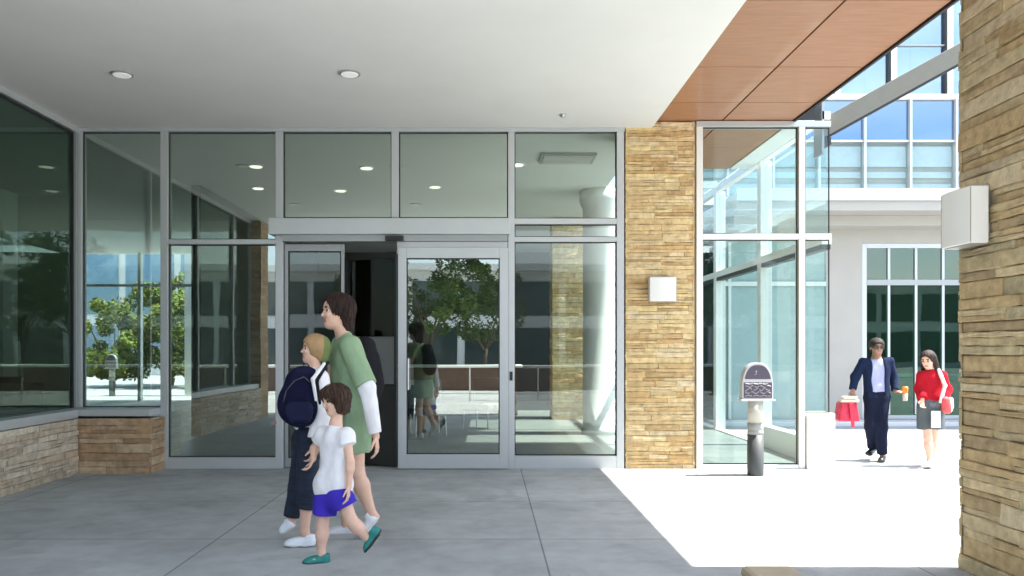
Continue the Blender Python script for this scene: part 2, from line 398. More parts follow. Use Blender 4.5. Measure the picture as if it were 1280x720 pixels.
# left opening: a narrow glazed leaf and the dark open leaf
dl = thing('sliding_door', None, None, (fx(390), FD+.03, 0)); P(dl, fac); dl.location = (fx(390), FD+.03, 0)
leaf(dl, fx(356), fx(430), .012, fz(305), .035, .08, .10, FD, M['alud'], M['glassm'])
lk = box('lock', M['black'], fx(637), fx(640.5), Y0-.012, Y0-.001, 1.0, 1.1); P(lk, fac)
dk = thing('dark_door', None, None, (fx(496), FD+.02, 0)); P(dk, fac); dk.location = (fx(496), FD+.02, 0)
dk['label'] = 'dark bronze leaf with a grey middle panel'
ww = fx(496)-fx(424); dk.rotation_euler[2] = math.radians(-28); wl = ww/math.cos(math.radians(28))
def D(name, x0, x1, z0, z1, m, y0=-.02, y1=.02):
    o = box(name, m, x0-wl, x1-wl, y0, y1, z0, z1, None, .003); o.parent = dk
D('leaf', 0, wl, .01, .95, M['dark']); D('panel', 0.05, wl-.03, .955, 1.50, M['grey'], -.022, .022)
D('stile', 0, .05, .951, 2.47, M['dark']); D('stile', wl-.03, wl, .951, 2.47, M['dark']); D('rail', .051, wl-.031, 2.40, 2.47, M['dark'])
D('pane', .051, wl-.031, 1.502, 2.398, M['bronze'], -.004, .004)

# ------------------------------------------------------------------ glass corner to the right of the pier
cor = thing('glass_corner', 'glass corner bay with white frames to the right of the stone pier', 'glass corner', (3.1, FD, 0))
CX = fx(1036)
bar('mullion', fx(869), fx(877), 0, fz(160), cor, m=M['fixture']); bar('mullion', fx(996.5), fx(1004), 0, fz(160), cor, m=M['fixture'])
bar('top_rail', fx(869), CX, fz(160)+.001, fz(153), cor)
bar('transom', fx(877)+.001, fx(996)-.001, fz(300), fz(293), cor, m=M['fixture']); bar('transom', fx(1005)+.001, CX+.005, fz(300), fz(293), cor, m=M['fixture'])
bar('sill', fx(877)+.001, fx(996)-.001, 0, fz(580), cor, m=M['fixture'])
pane(cor, fx(877), fx(996), fz(293), fz(160), m=M['glassl']); pane(cor, fx(877), fx(996), fz(580), fz(300), m=M['glassl'])
pane(cor, fx(1005), CX, fz(293), fz(160), m=M['glassl']); pane(cor, fx(1005), CX, fz(516), fz(300), m=M['glassl'])
P(box('base_panel', M['fixture'], fx(1005)+.002, CX+.03, FD-.10, FD+.25, 0, fz(516), None, .004), cor)
# side wall running back
side = thing('side_glass_wall', 'glass side wall with white posts running back behind the glass corner', 'glass wall', (CX, 14, 0))
for y in (11.3, 13.5, 15.9, 18.4):
    P(box('post', M['fixture'], CX-.06, CX+.10, y-.07, y+.07, 0, 4.0, None, .004), side)
yy = [FD+.07, 11.23, 13.43, 15.83, 18.33, 21]
for i in range(5):
    a, b = yy[i]+(.0 if i == 0 else .14), yy[i+1]
    P(box('pane', M['glassl'], CX-.004, CX+.004, a, b, .30 if i == 0 else .03, 2.50), side); P(box('pane', M['glassl'], CX-.004, CX+.004, a, b, 2.66, 3.93), side)
    P(box('transom', M['dark'], CX-.05, CX+.05, a+.001, b-.001, 2.501, 2.56), side)
    P(box('transom', M['fixture'], CX-.05, CX+.06, a+.001, b-.001, 2.561, 2.658), side)
    P(box('base_panel', M['fixture'], CX-.08, CX+.05, a+.001 if i else FD+.26, b-.001, 0, .298 if i == 0 else .028), side)
P(box('head', M['white'], CX-.045, CX+.05, FD+.07, 21, 4.0, 4.09), side)
vc = thing('hall_soffit', 'wood panel ceiling continuing inside behind the glass corner', 'soffit', (2.7, 15, 3.95))
P(box('backing', M['black'], 1.87, CX-.13, FD+.07, 11.5, 3.99, 4.3), vc)
ys2 = [FD+.08, 10.3, 11.5]
for i in range(2):
    for j in range(2): P(box('wood_panel', M['wood'], xs[j]+.009, xs[j+1]-.009, ys2[i]+.003, ys2[i+1]-.003, 3.95, 3.985), vc)
P(box('white_margin', M['white'], 3.475, CX-.13, FD+.08, 11.5, 3.95, 3.988), vc)
gr = thing('added_glass_roof', 'added glass roof strip with white bars that lets sun onto the round column', 'rooflight', (2.8, 16, 4.1))  # unseen rooflight, added so sun reaches the column and hall floor
for k in range(6):
    y = 11.52+k*1.85
    P(box('bar', M['fixture'], 1.87, CX-.05, y, y+.07, 4.05, 4.17), gr)
    if k < 5: P(box('pane', M['glassl'], 1.87, CX-.05, y+.071, y+1.849, 4.10, 4.11), gr)
# sloping canopy beam outside the corner
bm = thing('canopy_beam', 'pale sloping metal beam rising to the right from the glass corner', 'beam', (CX, FD+.1, 3.9))
x0, x1 = fx(1036), fx(1290)
za0, zb0 = fz(168), fz(143); sl = .55
dz = sl*(x1-x0)
P(MB().prism([(x0,FD+.12,za0),(x1,FD+.12,za0+dz),(x1,FD+.12,zb0+dz),(x0,FD+.12,zb0)], (0,.14,0)).build('beam', M['beam'], None, .004), bm)
P(MB().prism([(x0,FD+.125,za0-.03),(x1,FD+.125,za0-.03+dz),(x1,FD+.125,za0-.002+dz),(x0,FD+.125,za0-.002)], (0,.13,0)).build('gasket', M['black']), bm)  # shadow line under the beam, put in as a black strip
P(box('end_bracket', M['dark'], x0-.02, x0+.07, FD+.10, FD+.30, za0-.09, za0-.005), bm)
P(box('end_bracket', M['alud'], x0-.05, x0-.021, FD+.07, FD+.30, 3.6, 4.2), bm)

# ------------------------------------------------------------------ left glass wall
lw = thing('left_glass_wall', 'large dark green window wall along the left above the low grey stone wall', 'glass wall', (-4.68, 6, 0))
LX = -4.68
P(box('sill', M['alu'], LX-.06, LX+.20, 2.6, 8.75, SZ-.018, SZ+.072, None, .003), lw)
P(box('top_rail', M['alu'], LX-.05, LX+.05, 2.6, Y0-.001, 3.80, 3.864), lw)
ly = [2.6, 3.6, 5.4, 7.2, 9.0]
for y in ly: P(box('mullion', M['alud'], LX-.05, LX+.045, y, y+.06, SZ+.073, 3.799, None, .003), lw)
for i in range(4):
    a, b = ly[i]+.061, ly[i+1]-.001
    P(box('pane', M['glassd'], LX-.005, LX+.005, a, b, SZ+.073, 3.799), lw)
    g = MB(); g.box(LX+.006, LX+.02, a, b, 3.775, 3.798).box(LX+.006, LX+.02, b-.02, b, SZ+.08, 3.774)
    P(g.build('gasket', M['black']), lw)

# ------------------------------------------------------------------ sconces
def sconce(label, x, y, z, w_, h_, d_, rz):
    t = thing('wall_lamp', label, 'wall lamp', (x, y, z), rz, 'white box lamps on the stonework')
    b = MB(); n = 10   # gently bowed white shade, mounted against y=0, projecting to -y
    pts = []
    for i in range(n+1):
        a = i/n; xx = -w_/2+w_*a; pts.append((xx, -d_*(1-.10*(2*a-1)**2), -h_/2))
    pts = pts + [(w_/2, -.012, -h_/2), (-w_/2, -.012, -h_/2)]
    b.prism(pts, (0, 0, h_)); b.build('lamp_shade', M['fixture'], t, .006)
    sm_ = mat('lamp_seam', (.42,.36,.27), .6)
    box('seam', sm_, -w_/2-.0015, -w_/2+.005, -d_*.905, -d_*.885, -h_/2+.006, h_/2-.006, t); box('seam', sm_, w_/2-.005, w_/2+.0015, -d_*.905, -d_*.885, -h_/2+.006, h_/2-.006, t)
    box('bottom_trim', M['alud'], -w_*.44, w_*.44, -d_*.84, -.02, -h_/2-.006, -h_/2-.0005, t, .002)
    box('back_plate', M['steel'], -w_*.35, w_*.35, -.0115, .03, -h_*.40, h_*.56, t, .002)
    return t
sconce('small white box lamp on the golden stone pier', fx(824.5), FD-.075, fz(363), .30, .27, .12, 0)
sconce('large white box lamp on the near stone pillar', 2.893, 4.75, 2.13, .30, .33, .13, math.radians(-90))

# tan slab in front
tag(MB().box(1.49, 1.80, 4.25, 4.74, 0, .075).build('stone_block', mat('tan_block', (.42,.35,.24), .8, noise=.1, bump=.3), None, .03),
    'low flat tan stone block on the paving at the bottom edge', 'stone block')
M['wdark'] = mat('dark_window', (.03,.045,.048), .08, spec=.9)
M['dgrey'] = mat('charcoal_wall', (.07,.075,.07), .8)
# ------------------------------------------------------------------ building across the court
ob = thing('office_building', 'pale building across the court with green ground floor windows and blue glazed upper storey', 'building', (8, 14.5, 0))
BY = 14.5
def bx(px, D=BY): return (px-610)*D/1000
def bz(py, D=BY): return EYE+(437-py)*D/1000
W0, W1, W2 = bx(1078), 15.5, bz(304)
P(box('wall', M['farwall'], bx(1032), W0-.001, BY, BY+.4, 0, 4.0), ob)
P(box('wall', M['farwall'], W0, W1, BY, BY+.4, W2, 4.0), ob)
P(box('wall', M['farwall'], 4.25, bx(1032)-.001, BY, BY+.4, 3.3, 4.0), ob)
P(box('eave', M['farwall'], 4.2, W1+.5, BY-1.0, BY+3.4, 3.70, 4.02, None, .01), ob)
P(box('eave_trim', M['alu'], 4.2, W1+.5, BY-1.06, BY-1.001, 3.86, 4.06, None, .004), ob)
P(box('eave_trim', M['farwall'], 4.3, W1+.4, BY-.5, BY-.002, 3.52, 3.699, None, .004), ob)
def window(x0, x1, z0, z1, y, nx, tz, m, par, fr=.07, fm=None, sub=None):
    w_ = P(MB().box(x0, x0+fr, y-.04, y+.06, z0, z1).box(x0+fr+.001, x1, y-.04, y+.06, z1-fr, z1).box(x0+fr+.001, x1, y-.04, y+.06, z0, z0+fr*.8).build('window', fm or M['alu'], None, .004), par)
    for i in range(1, nx):
        xx = x0+(x1-x0)*i/nx; b = box('mullion', fm or M['alu'], xx-.022, xx+.022, y-.03, y+.05, z0+fr, z1-fr-.001); b.parent = w_
    if tz:
        b = box('transom', fm or M['alud'], x0+fr+.001, x1, y-.045, y+.055, tz-.05, tz+.05); b.parent = w_
    if tz:
        b = box('pane', m, x0+fr*.5, x1, y-.004, y+.004, z0+.02, tz); b.parent = w_
        b = box('pane', M['glassd'], x0+fr*.5, x1, y-.004, y+.004, tz+.001, z1-.02); b.parent = w_
    else:
        b = box('pane', m, x0+fr*.5, x1, y-.004, y+.004, z0+.02, z1-.02); b.parent = w_
    return w_
window(W0, 9.25, .09, W2-.002, BY+.05, 5, bz(353), M['glassg'], ob, .085)
window(9.26, 12.2, .09, W2-.002, BY+.05, 4, bz(353), M['glassg'], ob, .085)
window(12.21, 15.4, .09, W2-.002, BY+.05, 4, bz(353), M['glassg'], ob, .085)
P(box('aqua_panel', mat('aqua_panel', (.38,.47,.46), .5, noise=.05), 4.25, bx(1032)-.001, BY+.02, BY+.4, 0, 3.299), ob)
for x_ in (4.35, 5.0, 5.65): P(box('panel_joint', M['fixture'], x_, x_+.05, BY-.03, BY+.019, .09, 3.29), ob)
P(box('panel_joint', M['fixture'], 4.25, bx(1032)-.001, BY-.035, BY-.031, 2.5, 2.58), ob)
P(box('plinth', M['alud'], 4.25, W1, BY-.05, BY+.39, 0, .088), ob)
# room behind its ground floor glass
P(box('back_wall', mat('green_wall', (.035,.075,.06), .8), 4.3, W1, BY+3.3, BY+3.4, 0, 3.69), ob)
P(box('floor', M['infloor'], 4.3, W1, BY+.41, BY+3.29, 0, .07), ob)
# upper storey curtain wall, set back
UY = 17.9
up = P(box('upper_wall', M['farwall'], 4.4, W1+.4, UY+.12, UY+.5, 4.03, 10.5), ob)
P(box('sill_band', M['fixture'], 4.4, W1+.4, UY-.08, UY+.1, 4.03+.55, 4.03+.72, None, .004), ob)
P(box('dark_band', M['dark'], 4.4, W1+.4, UY-.02, UY+.1, 4.04, 4.575), ob)
mod = 1.02
nx = 12
spandrel = mat('blind', (.42,.47,.50), .5, noise=.05)
for i in range(nx):
    a = 4.4+i*mod-.05; b = a+mod-.05
    P(box('mullion', M['alu'], b, b+.049, UY-.09, UY+.11, 4.76, 6.93), ob)
    P(box('mullion', M['fixture'], 7.72+(i-3)*1.25, 7.84+(i-3)*1.25, UY-.12, UY+.11, 7.041, 10.4), ob)
    P(box('gasket', M['dark'], 7.69+(i-3)*1.25, 7.719+(i-3)*1.25, UY-.10, UY+.11, 7.041, 10.4), ob)
    P(box('window', M['glassb'], a, b-.001, UY-.006, UY+.006, 6.02, 6.93), ob)
    P(box('window', M['glassp'], a, b+.048, UY-.006, UY+.006, 7.04, 10.3), ob)
    P(box('window', M['glassl'], a, b-.001, UY-.006, UY+.006, 4.76, 5.99), ob)
    for z, h in ((4.85,.22),(5.2,.14),(5.45,.46)):
        P(box('blind', spandrel, a+.01, b-.01, UY+.06, UY+.075, z, z+h), ob)
P(box('transom', M['alu'], 4.4, W1+.4, UY-.05, UY-.008, 5.985, 6.03), ob)
P(box('transom', M['alud'], 4.4, W1+.4, UY-.05, UY-.008, 8.13, 8.16), ob)
P(box('transom', M['fixture'], 4.4, W1+.4, UY-.10, UY+.1, 6.931, 7.04), ob)
P(box('roof', M['wall'], 4.3, W1+.6, UY-.3, UY+5, 10.5, 10.8), ob)
struct(MB().box(3.95, 16.5, BY-.55, BY-.051, 0, .085).build('kerb', M['wall'], None, .015))
# counters behind the ground floor glass
for x in (8.2, 10.1):
    t = thing('display_table', 'pale counter standing behind the ground floor glass of the far building' if x < 9 else 'second pale counter behind the far glass, further right', 'table', (x, 16.2, .07))
    box('table_top', M['fixture'], -.8, .8, -.35, .35, .74, .79, t, .01); box('apron', M['grey'], -.7, .7, -.28, .28, 0, .739, t)

# ------------------------------------------------------------------ things inside the hall
col = thing('round_column', 'smooth pale round column inside the hall behind the right front window', 'column', (fx(610)+1.80, 12.86, 0))
prof = [(.30,0),(.30,.10),(.275,.12),(.275,3.60),(.33,3.72),(.33,3.899)]
MB().lathe(prof, n=40).build('shaft', M['white'], col, 0, True)
back = thing('rear_glazed_wall', 'window wall at the far end of the hall with garden behind', 'glass wall', (-6, 21, 0))
P(box('wall', M['dgrey'], -5.8, 3.8, 21.02, 21.3, 0, 3.9), back)
bxs = [-16, -12.6, -10.9, -9.2, -7.5, -5.8]
for i in range(len(bxs)-1):
    P(box('mullion', M['alu'], bxs[i], bxs[i]+.08, 21.0, 21.15, 0, 3.9), back)
    P(box('pane', M['glassl'], bxs[i]+.081, bxs[i+1]-.001, 21.05, 21.06, .02, 3.88), back)
    P(box('transom', M['alu'], bxs[i]+.081, bxs[i+1]-.001, 21.0, 21.04, 3.0, 3.07), back)
tag(box('rear_room_wall', M['farwall'], -15.99, -6.72, 13.2, 13.35, FLZ, 3.895), 'plain grey wall at the back of the dark left room', 'wall')
tag(box('hall_partition', M['dgrey'], -4.6, -4.45, 12.4, 20.9, FLZ, 3.895), 'tall grey partition running back inside the hall', 'wall')
rc = thing('reception_counter', 'dark brown reception counter with pale top deep inside the hall', 'counter', (-.9, 16.6, FLZ))
box('front_panel', mat('walnut', (.11,.05,.03), .45, noise=.25, nscale=6), -1.5, 1.5, -.3, .3, 0, .98, rc); box('counter_top', M['fixture'], -1.6, 1.6, -.4, .36, .981, 1.03, rc, .008)
fab = mat('chair_fabric', (.16,.17,.18), .9); fabo = mat('chair_brown', (.14,.10,.08), .8)
def chair(x, y, rz, lab, m):
    t = thing('lounge_chair', lab, 'chair', (x, y, FLZ), rz, 'chairs in the hall')
    box('seat', m, -.28, .28, -.28, .26, .32, .44, t, .03); box('backrest', m, -.28, .28, .20, .30, .441, .86, t, .03)
    for sx in (-.24, .24):
        for sy in (-.23, .24): MB().tube((sx,sy,0), (sx*.95,sy*.95,.32), .014, n=8).build('leg', M['steel'], t)
chair(-.95, 12.6, .3, 'grey lounge chair inside, nearest behind the sliding door', fab)
chair(-.1, 13.6, -.5, 'brown lounge chair inside, behind the sliding door', fabo)
chair(-6.6, 11.4, .7, 'brown chair in the dark room beyond the left window wall', fabo)
# left room
lr = thing('bookcase', 'dark bookcase against the back of the left room', 'bookcase', (-8.2, 12.2, FLZ))
box('carcass', M['dark'], -.9, .9, 0, .4, 0, .92, lr)
rb = random.Random(3)
for sh in (0, 1):
    x = -.85
    for k in range(22):
        wd = rb.uniform(.03,.06); hh = rb.uniform(.22,.3)
        box('book', [M['fixture'], M['grey'], M['wood'], M['leafm']][rb.randrange(3)], x, x+wd-.004, -.06, -.002, .1+sh*.42, .1+sh*.42+hh, lr); x += wd+.012
        if x > .8: break
t = thing('screen_partition', 'white framed screen standing in the left room', 'partition', (-7.3, 10.8, FLZ))
box('frame', M['fixture'], -.35, .35, 0, .04, 0, 2.1, t); box('panel', M['wood'], -.3, .3, -.006, -.001, .9, 1.5, t)
t = thing('room_column', 'square pale column in the left room', 'column', (-7.9, 12.9, FLZ))
box('shaft', M['white'], -.2, .2, -.2, .2, 0, 3.89, t); box('base', M['dark'], -.215, .215, -.215, .215, 0, .12, t)
# ceiling fittings inside
hl = [(-3.22, 11.1), (-1.7, 11.2), (-.83, 12.5), (-2.36, 12.8), (-3.62, 12.6), (.4, 11.0)]
ic = thing('ceiling_lights', 'round recessed lamps in the hall ceiling', 'ceiling lamps')
bpy.data.objects.remove(ic)
proto = None
lampm = mat('lamp_lens', (.9,.88,.8), .3)
lampm.node_tree.nodes['Principled BSDF'].inputs['Emission Color'].default_value = (1,.93,.8,1)
lampm.node_tree.nodes['Principled BSDF'].inputs['Emission Strength'].default_value = .5
names = ['behind the second window from the left', 'behind the left transom window', 'seen in the middle transom window', 'deep behind the left transom window', 'farther back behind the second window from the left', 'just left of the square air vent']
for (x, y), nm in zip(hl, names):
    if proto is None:
        proto = thing('ceiling_lamp', 'x', 'ceiling lamp', (x, y, 3.9), 0, 'recessed lamps in the hall ceiling')
        MB().lathe([(.075,-.014),(.11,-.014),(.11,0),(.075,0)]).build('rim', M['fixture'], proto); MB().lathe([(.082,-.021),(.086,-.0145)]).build('lens', lampm, proto); q = proto
    else: q = copy_tree(proto); q.location = (x, y, 3.9)
    q['label'] = 'round recessed lamp in the hall ceiling '+nm
vt = thing('ceiling_vent', 'square air vent in the hall ceiling by the round column', 'vent', (1.05, 10.6, 3.895))
box('frame', M['alud'], -.36, .36, -.25, .25, -.03, 0, vt)
for k in range(6): box('slat', M['fixture'], -.32, .32, -.22+k*.075, -.19+k*.075, -.042, -.031, vt)

# ------------------------------------------------------------------ bollard with map sign
bo = thing('sign_bollard', 'cream and dark bollard with a rounded purple grey sign head standing in the sun', 'bollard', (2.875, 8.6, 0))
cream = mat('cream_paint', (.48,.46,.39), .5); bgrey = mat('bollard_grey', (.30,.30,.28), .6); bdark = mat('bollard_dark', (.055,.06,.06), .55)
MB().lathe([(.082,0),(.086,.01),(.086,.44)], n=28).build('base', bdark, bo, 0, True)
MB().lathe([(.084,.441),(.084,.475),(.081,.48),(.081,.50),(.084,.505),(.084,.56)], n=28).build('collar', bgrey, bo, 0, True)
MB().lathe([(.080,.561),(.080,.80)], n=28).build('post', cream, bo, 0, True)
pur = mat('sign_purple', (.075,.058,.085), .5); sw = mat('sign_white', (.50,.49,.48), .5); sg = mat('sign_pale', (.26,.24,.26), .5)
def outline(sc, z0, z1, n=20):
    pts = [(-.165*sc, z0), (.165*sc, z0)]; H_ = z1-z0
    for i in range(n+1):
        t = i/n; a = math.pi*t
        xx = math.cos(a); zz = math.sin(a)
        pts.append((.165*sc*(abs(xx)**.75)*(1 if xx > 0 else -1)*(1 if zz < .35 else 1), z0+H_*.32+H_*.68*zz**1.0))
    return pts
def plate(pts, y0, y1): return MB().prism([(x, y0, z) for x, z in pts], (0, y1-y0, 0))
plate(outline(1, .82, 1.21), -.075, -.035).build('sign_head', sw, bo, .006)
plate(outline(1, .82, 1.21), -.034, .04).build('sign_back', M['alud'], bo, .006)
up_ = [p for p in outline(.90, .835, 1.185) if p[1] > 1.035]; xm = max(p[0] for p in up_)
plate([(-xm, 1.035), (xm, 1.035)]+up_, -.079, -.0751).build('upper_field', pur, bo)
plate([(-.15,.835),(.15,.835),(.15,1.00),(-.15,1.00)], -.079, -.0751).build('lower_field', pur, bo)
gl = MB(); r9 = random.Random(12)
for z, am in ((.858, .005), (.893, .011), (.925, .012), (.958, .009), (.985, .004)):      # worn, unreadable pale strokes
    x = -.135; ph = r9.uniform(0, 6)
    while x < .12:
        l = r9.uniform(.035, .09); m_ = 6; q = [(x+l*i/m_, -.0795, z+am*math.sin(ph+(x+l*i/m_)*r9.uniform(70, 85))) for i in range(m_+1)]
        for i in range(m_):
            if q[i+1][0] < .145: gl.tube(q[i], q[i+1], .0062, n=6)
        x += l+r9.uniform(.006, .02)
gl.build('pale_strokes', sg, bo)
MB().tube((-.03,-.0795,1.115), (-.012,-.0795,1.125), .0035, n=6).tube((-.012,-.0795,1.125), (-.018,-.0795,1.09), .0035, n=6).tube((-.018,-.0795,1.09), (-.034,-.0795,1.082), .0035, n=6).build('pale_mark', M['alud'], bo)
box('sign_tray', sw, -.185, .185, -.10, .06, .801, .819, bo, .004)
bo2 = copy_tree(bo); bo2.location = (-10.9, 23.2, 0); bo2['label'] = 'small sign bollard on the sunny paving seen through the left front window'
bo2['group'] = bo['group'] = 'sign bollards'

# ------------------------------------------------------------------ trees, hedge
def tree(x, y, h, r, seed, lab, n=5200, trunk=.3, ls=.10, yel=1):
    rnd = random.Random(seed); t = thing('tree', lab, 'tree', (x, y, 0), 0, 'small leafy trees')
    tr = MB(); tr.tube((0,0,0), (rnd.uniform(-.1,.1),rnd.uniform(-.1,.1),h*trunk), .11, .085, 10)
    tips = []
    for k in range(9):
        a = rnd.uniform(0, 6.28); q = rnd.uniform(.35,.85)*r; z = rnd.uniform(trunk+.12,.92)*h
        m_ = Vector((math.cos(a)*q*.45, math.sin(a)*q*.45, (h*trunk+z)/2)); e = Vector((math.cos(a)*q, math.sin(a)*q, z))
        tr.tube((0,0,h*trunk*.93), m_, .055, .035, 7); tr.tube(m_, e, .035, .012, 6); tips.append(e)
    tr.build('trunk', M['bark'], t, 0, True)
    cl = []
    for k in range(46):
        a = rnd.uniform(0,6.28); ph = rnd.uniform(-1,1); rr = r*rnd.uniform(.35,1)
        cz = h*(trunk+1)/2+.1*h
        cl.append((Vector((math.cos(a)*rr*math.sqrt(1-ph*ph*.8), math.sin(a)*rr*math.sqrt(1-ph*ph*.8), cz+ph*h*(1-trunk)*.5)), rnd.uniform(.22,.5)*r*.55, rnd.uniform(.65,1.35)))
    lf = MB()
    for k in range(n):
        c, cr, tone = rnd.choice(cl)
        d = Vector((rnd.gauss(0,1), rnd.gauss(0,1), rnd.gauss(0,.8))).normalized()*cr*rnd.uniform(.3,1)**.5
        p = c+d; u = Vector((rnd.gauss(0,1),rnd.gauss(0,1),rnd.gauss(0,.6))).normalized(); v = u.orthogonal().normalized(); s_ = ls*rnd.uniform(.6,1.3)
        g = tone*rnd.uniform(.75,1.25); lf.tone = (.07*g*yel*rnd.uniform(.8,1.5), .125*g*(.5+.5*yel), .028*g)
        i = len(lf.v); lf.v += [tuple(p-u*s_), tuple(p+v*s_*.45), tuple(p+u*s_), tuple(p-v*s_*.45)]; lf.addf((i,i+1,i+2,i+3))
    lf.build('crown', M['leafm'], t)
for i, (x, y, h, r, lab) in enumerate([
    (-10.3, 28, 3.0, 1.5, 'bushy yellow green shrub seen through the left front window behind the sunny paving'),
    (-13.4, 28.6, 2.7, 1.5, 'bushy yellow green shrub at the far left beyond the hall'),
    (-8.0, 29, 3.1, 1.6, 'bushy yellow green shrub beyond the hall, nearest the partition'),
    (-11.9, 30, 3.6, 1.5, 'taller bushy shrub beyond the hall, between two lower ones'),
    (-2.6, -17, 5.4, 2.1, 'leafy tree mirrored in the left part of the sliding door'),
    (-.2, -19, 4.8, 1.9, 'leafy tree mirrored in the middle of the sliding door'),
    (8.2, -16, 5.6, 2.0, 'leafy tree behind the viewer, to the right'),
    (-5.6, -20, 5.0, 2.0, 'leafy tree behind the viewer, mirrored by the dark opening'),
    (-12.5, -18, 5.2, 2.1, 'leafy tree behind the viewer at the far left, mirrored in the long glass'),
    (13.0, -20, 6.0, 2.3, 'leafy tree behind the viewer at the far right')]):
    if 'shrub' in lab: tree(x, y, h, r, 100+i, lab, 9000, .08, .09, 1.7)
    else: tree(x, y, h, r, 100+i, lab)
# column, railing and building behind the viewer (seen mirrored)
t = thing('free_column', 'tall pale square column standing in the sun beyond the hall', 'column', (-8.55, 23.4, 0)); box('shaft', M['white'], -.24, .24, -.24, .24, 0, 4.3, t, .01); box('cap', M['wall'], -.3, .3, -.3, .3, 4.301, 4.5, t)
t = thing('railing', 'thin white metal railing behind the viewer, mirrored in the sliding door', 'railing', (-1, -3.2, 0))
MB().tube((-5,0,.92), (6,0,.92), .028).build('top_rail', M['fixture'], t)
for k in range(7): MB().tube((-5+k*11/6,0,0), (-5+k*11/6,0,.895), .02, n=8).build('post', M['fixture'], t)
MB().tube((-5,0,.18), (6,0,.18), .014, n=8).build('bottom_rail', M['fixture'], t)
t = thing('low_planter', 'long low dark brown planter wall behind the viewer', 'planter', (0, -8.5, 0))
box('wall', mat('brown_wall', (.12,.07,.05), .8, noise=.2), -14, 9, -.3, .3, 0, .75, t); box('coping', M['wall'], -14.05, 9.05, -.36, .36, .751, .82, t, .01)
ob2 = thing('office_building', 'long pale glazed office block behind the viewer, mirrored in the glass', 'building', (0, -32, 0))
P(box('wall', M['wall'], -34, 62, -40, -32, 0, 6.2), ob2)
for k in range(30):
    x = -33+k*3.15
    for z0, z1 in ((.4, 2.7), (3.5, 5.6)):
        P(box('window', M['wdark'], x, x+2.7, -31.99, -31.93, z0, z1), ob2)
P(box('eave', M['white'], -35, 63, -40.5, -31, 6.21, 6.6), ob2)
ob3 = thing('office_building', 'pale blue glazed block beyond the garden at the far left', 'building', (-12, 42, 0))
P(box('wall', M['wall'], -34, -4, 42, 50, 0, 7.5), ob3)
for k in range(10):
    for z0, z1 in ((.4, 2.6), (3.2, 6.6)): P(box('window', M['glassb'], -33.5+k*2.9, -31.0+k*2.9, 41.93, 41.99, z0, z1), ob3)
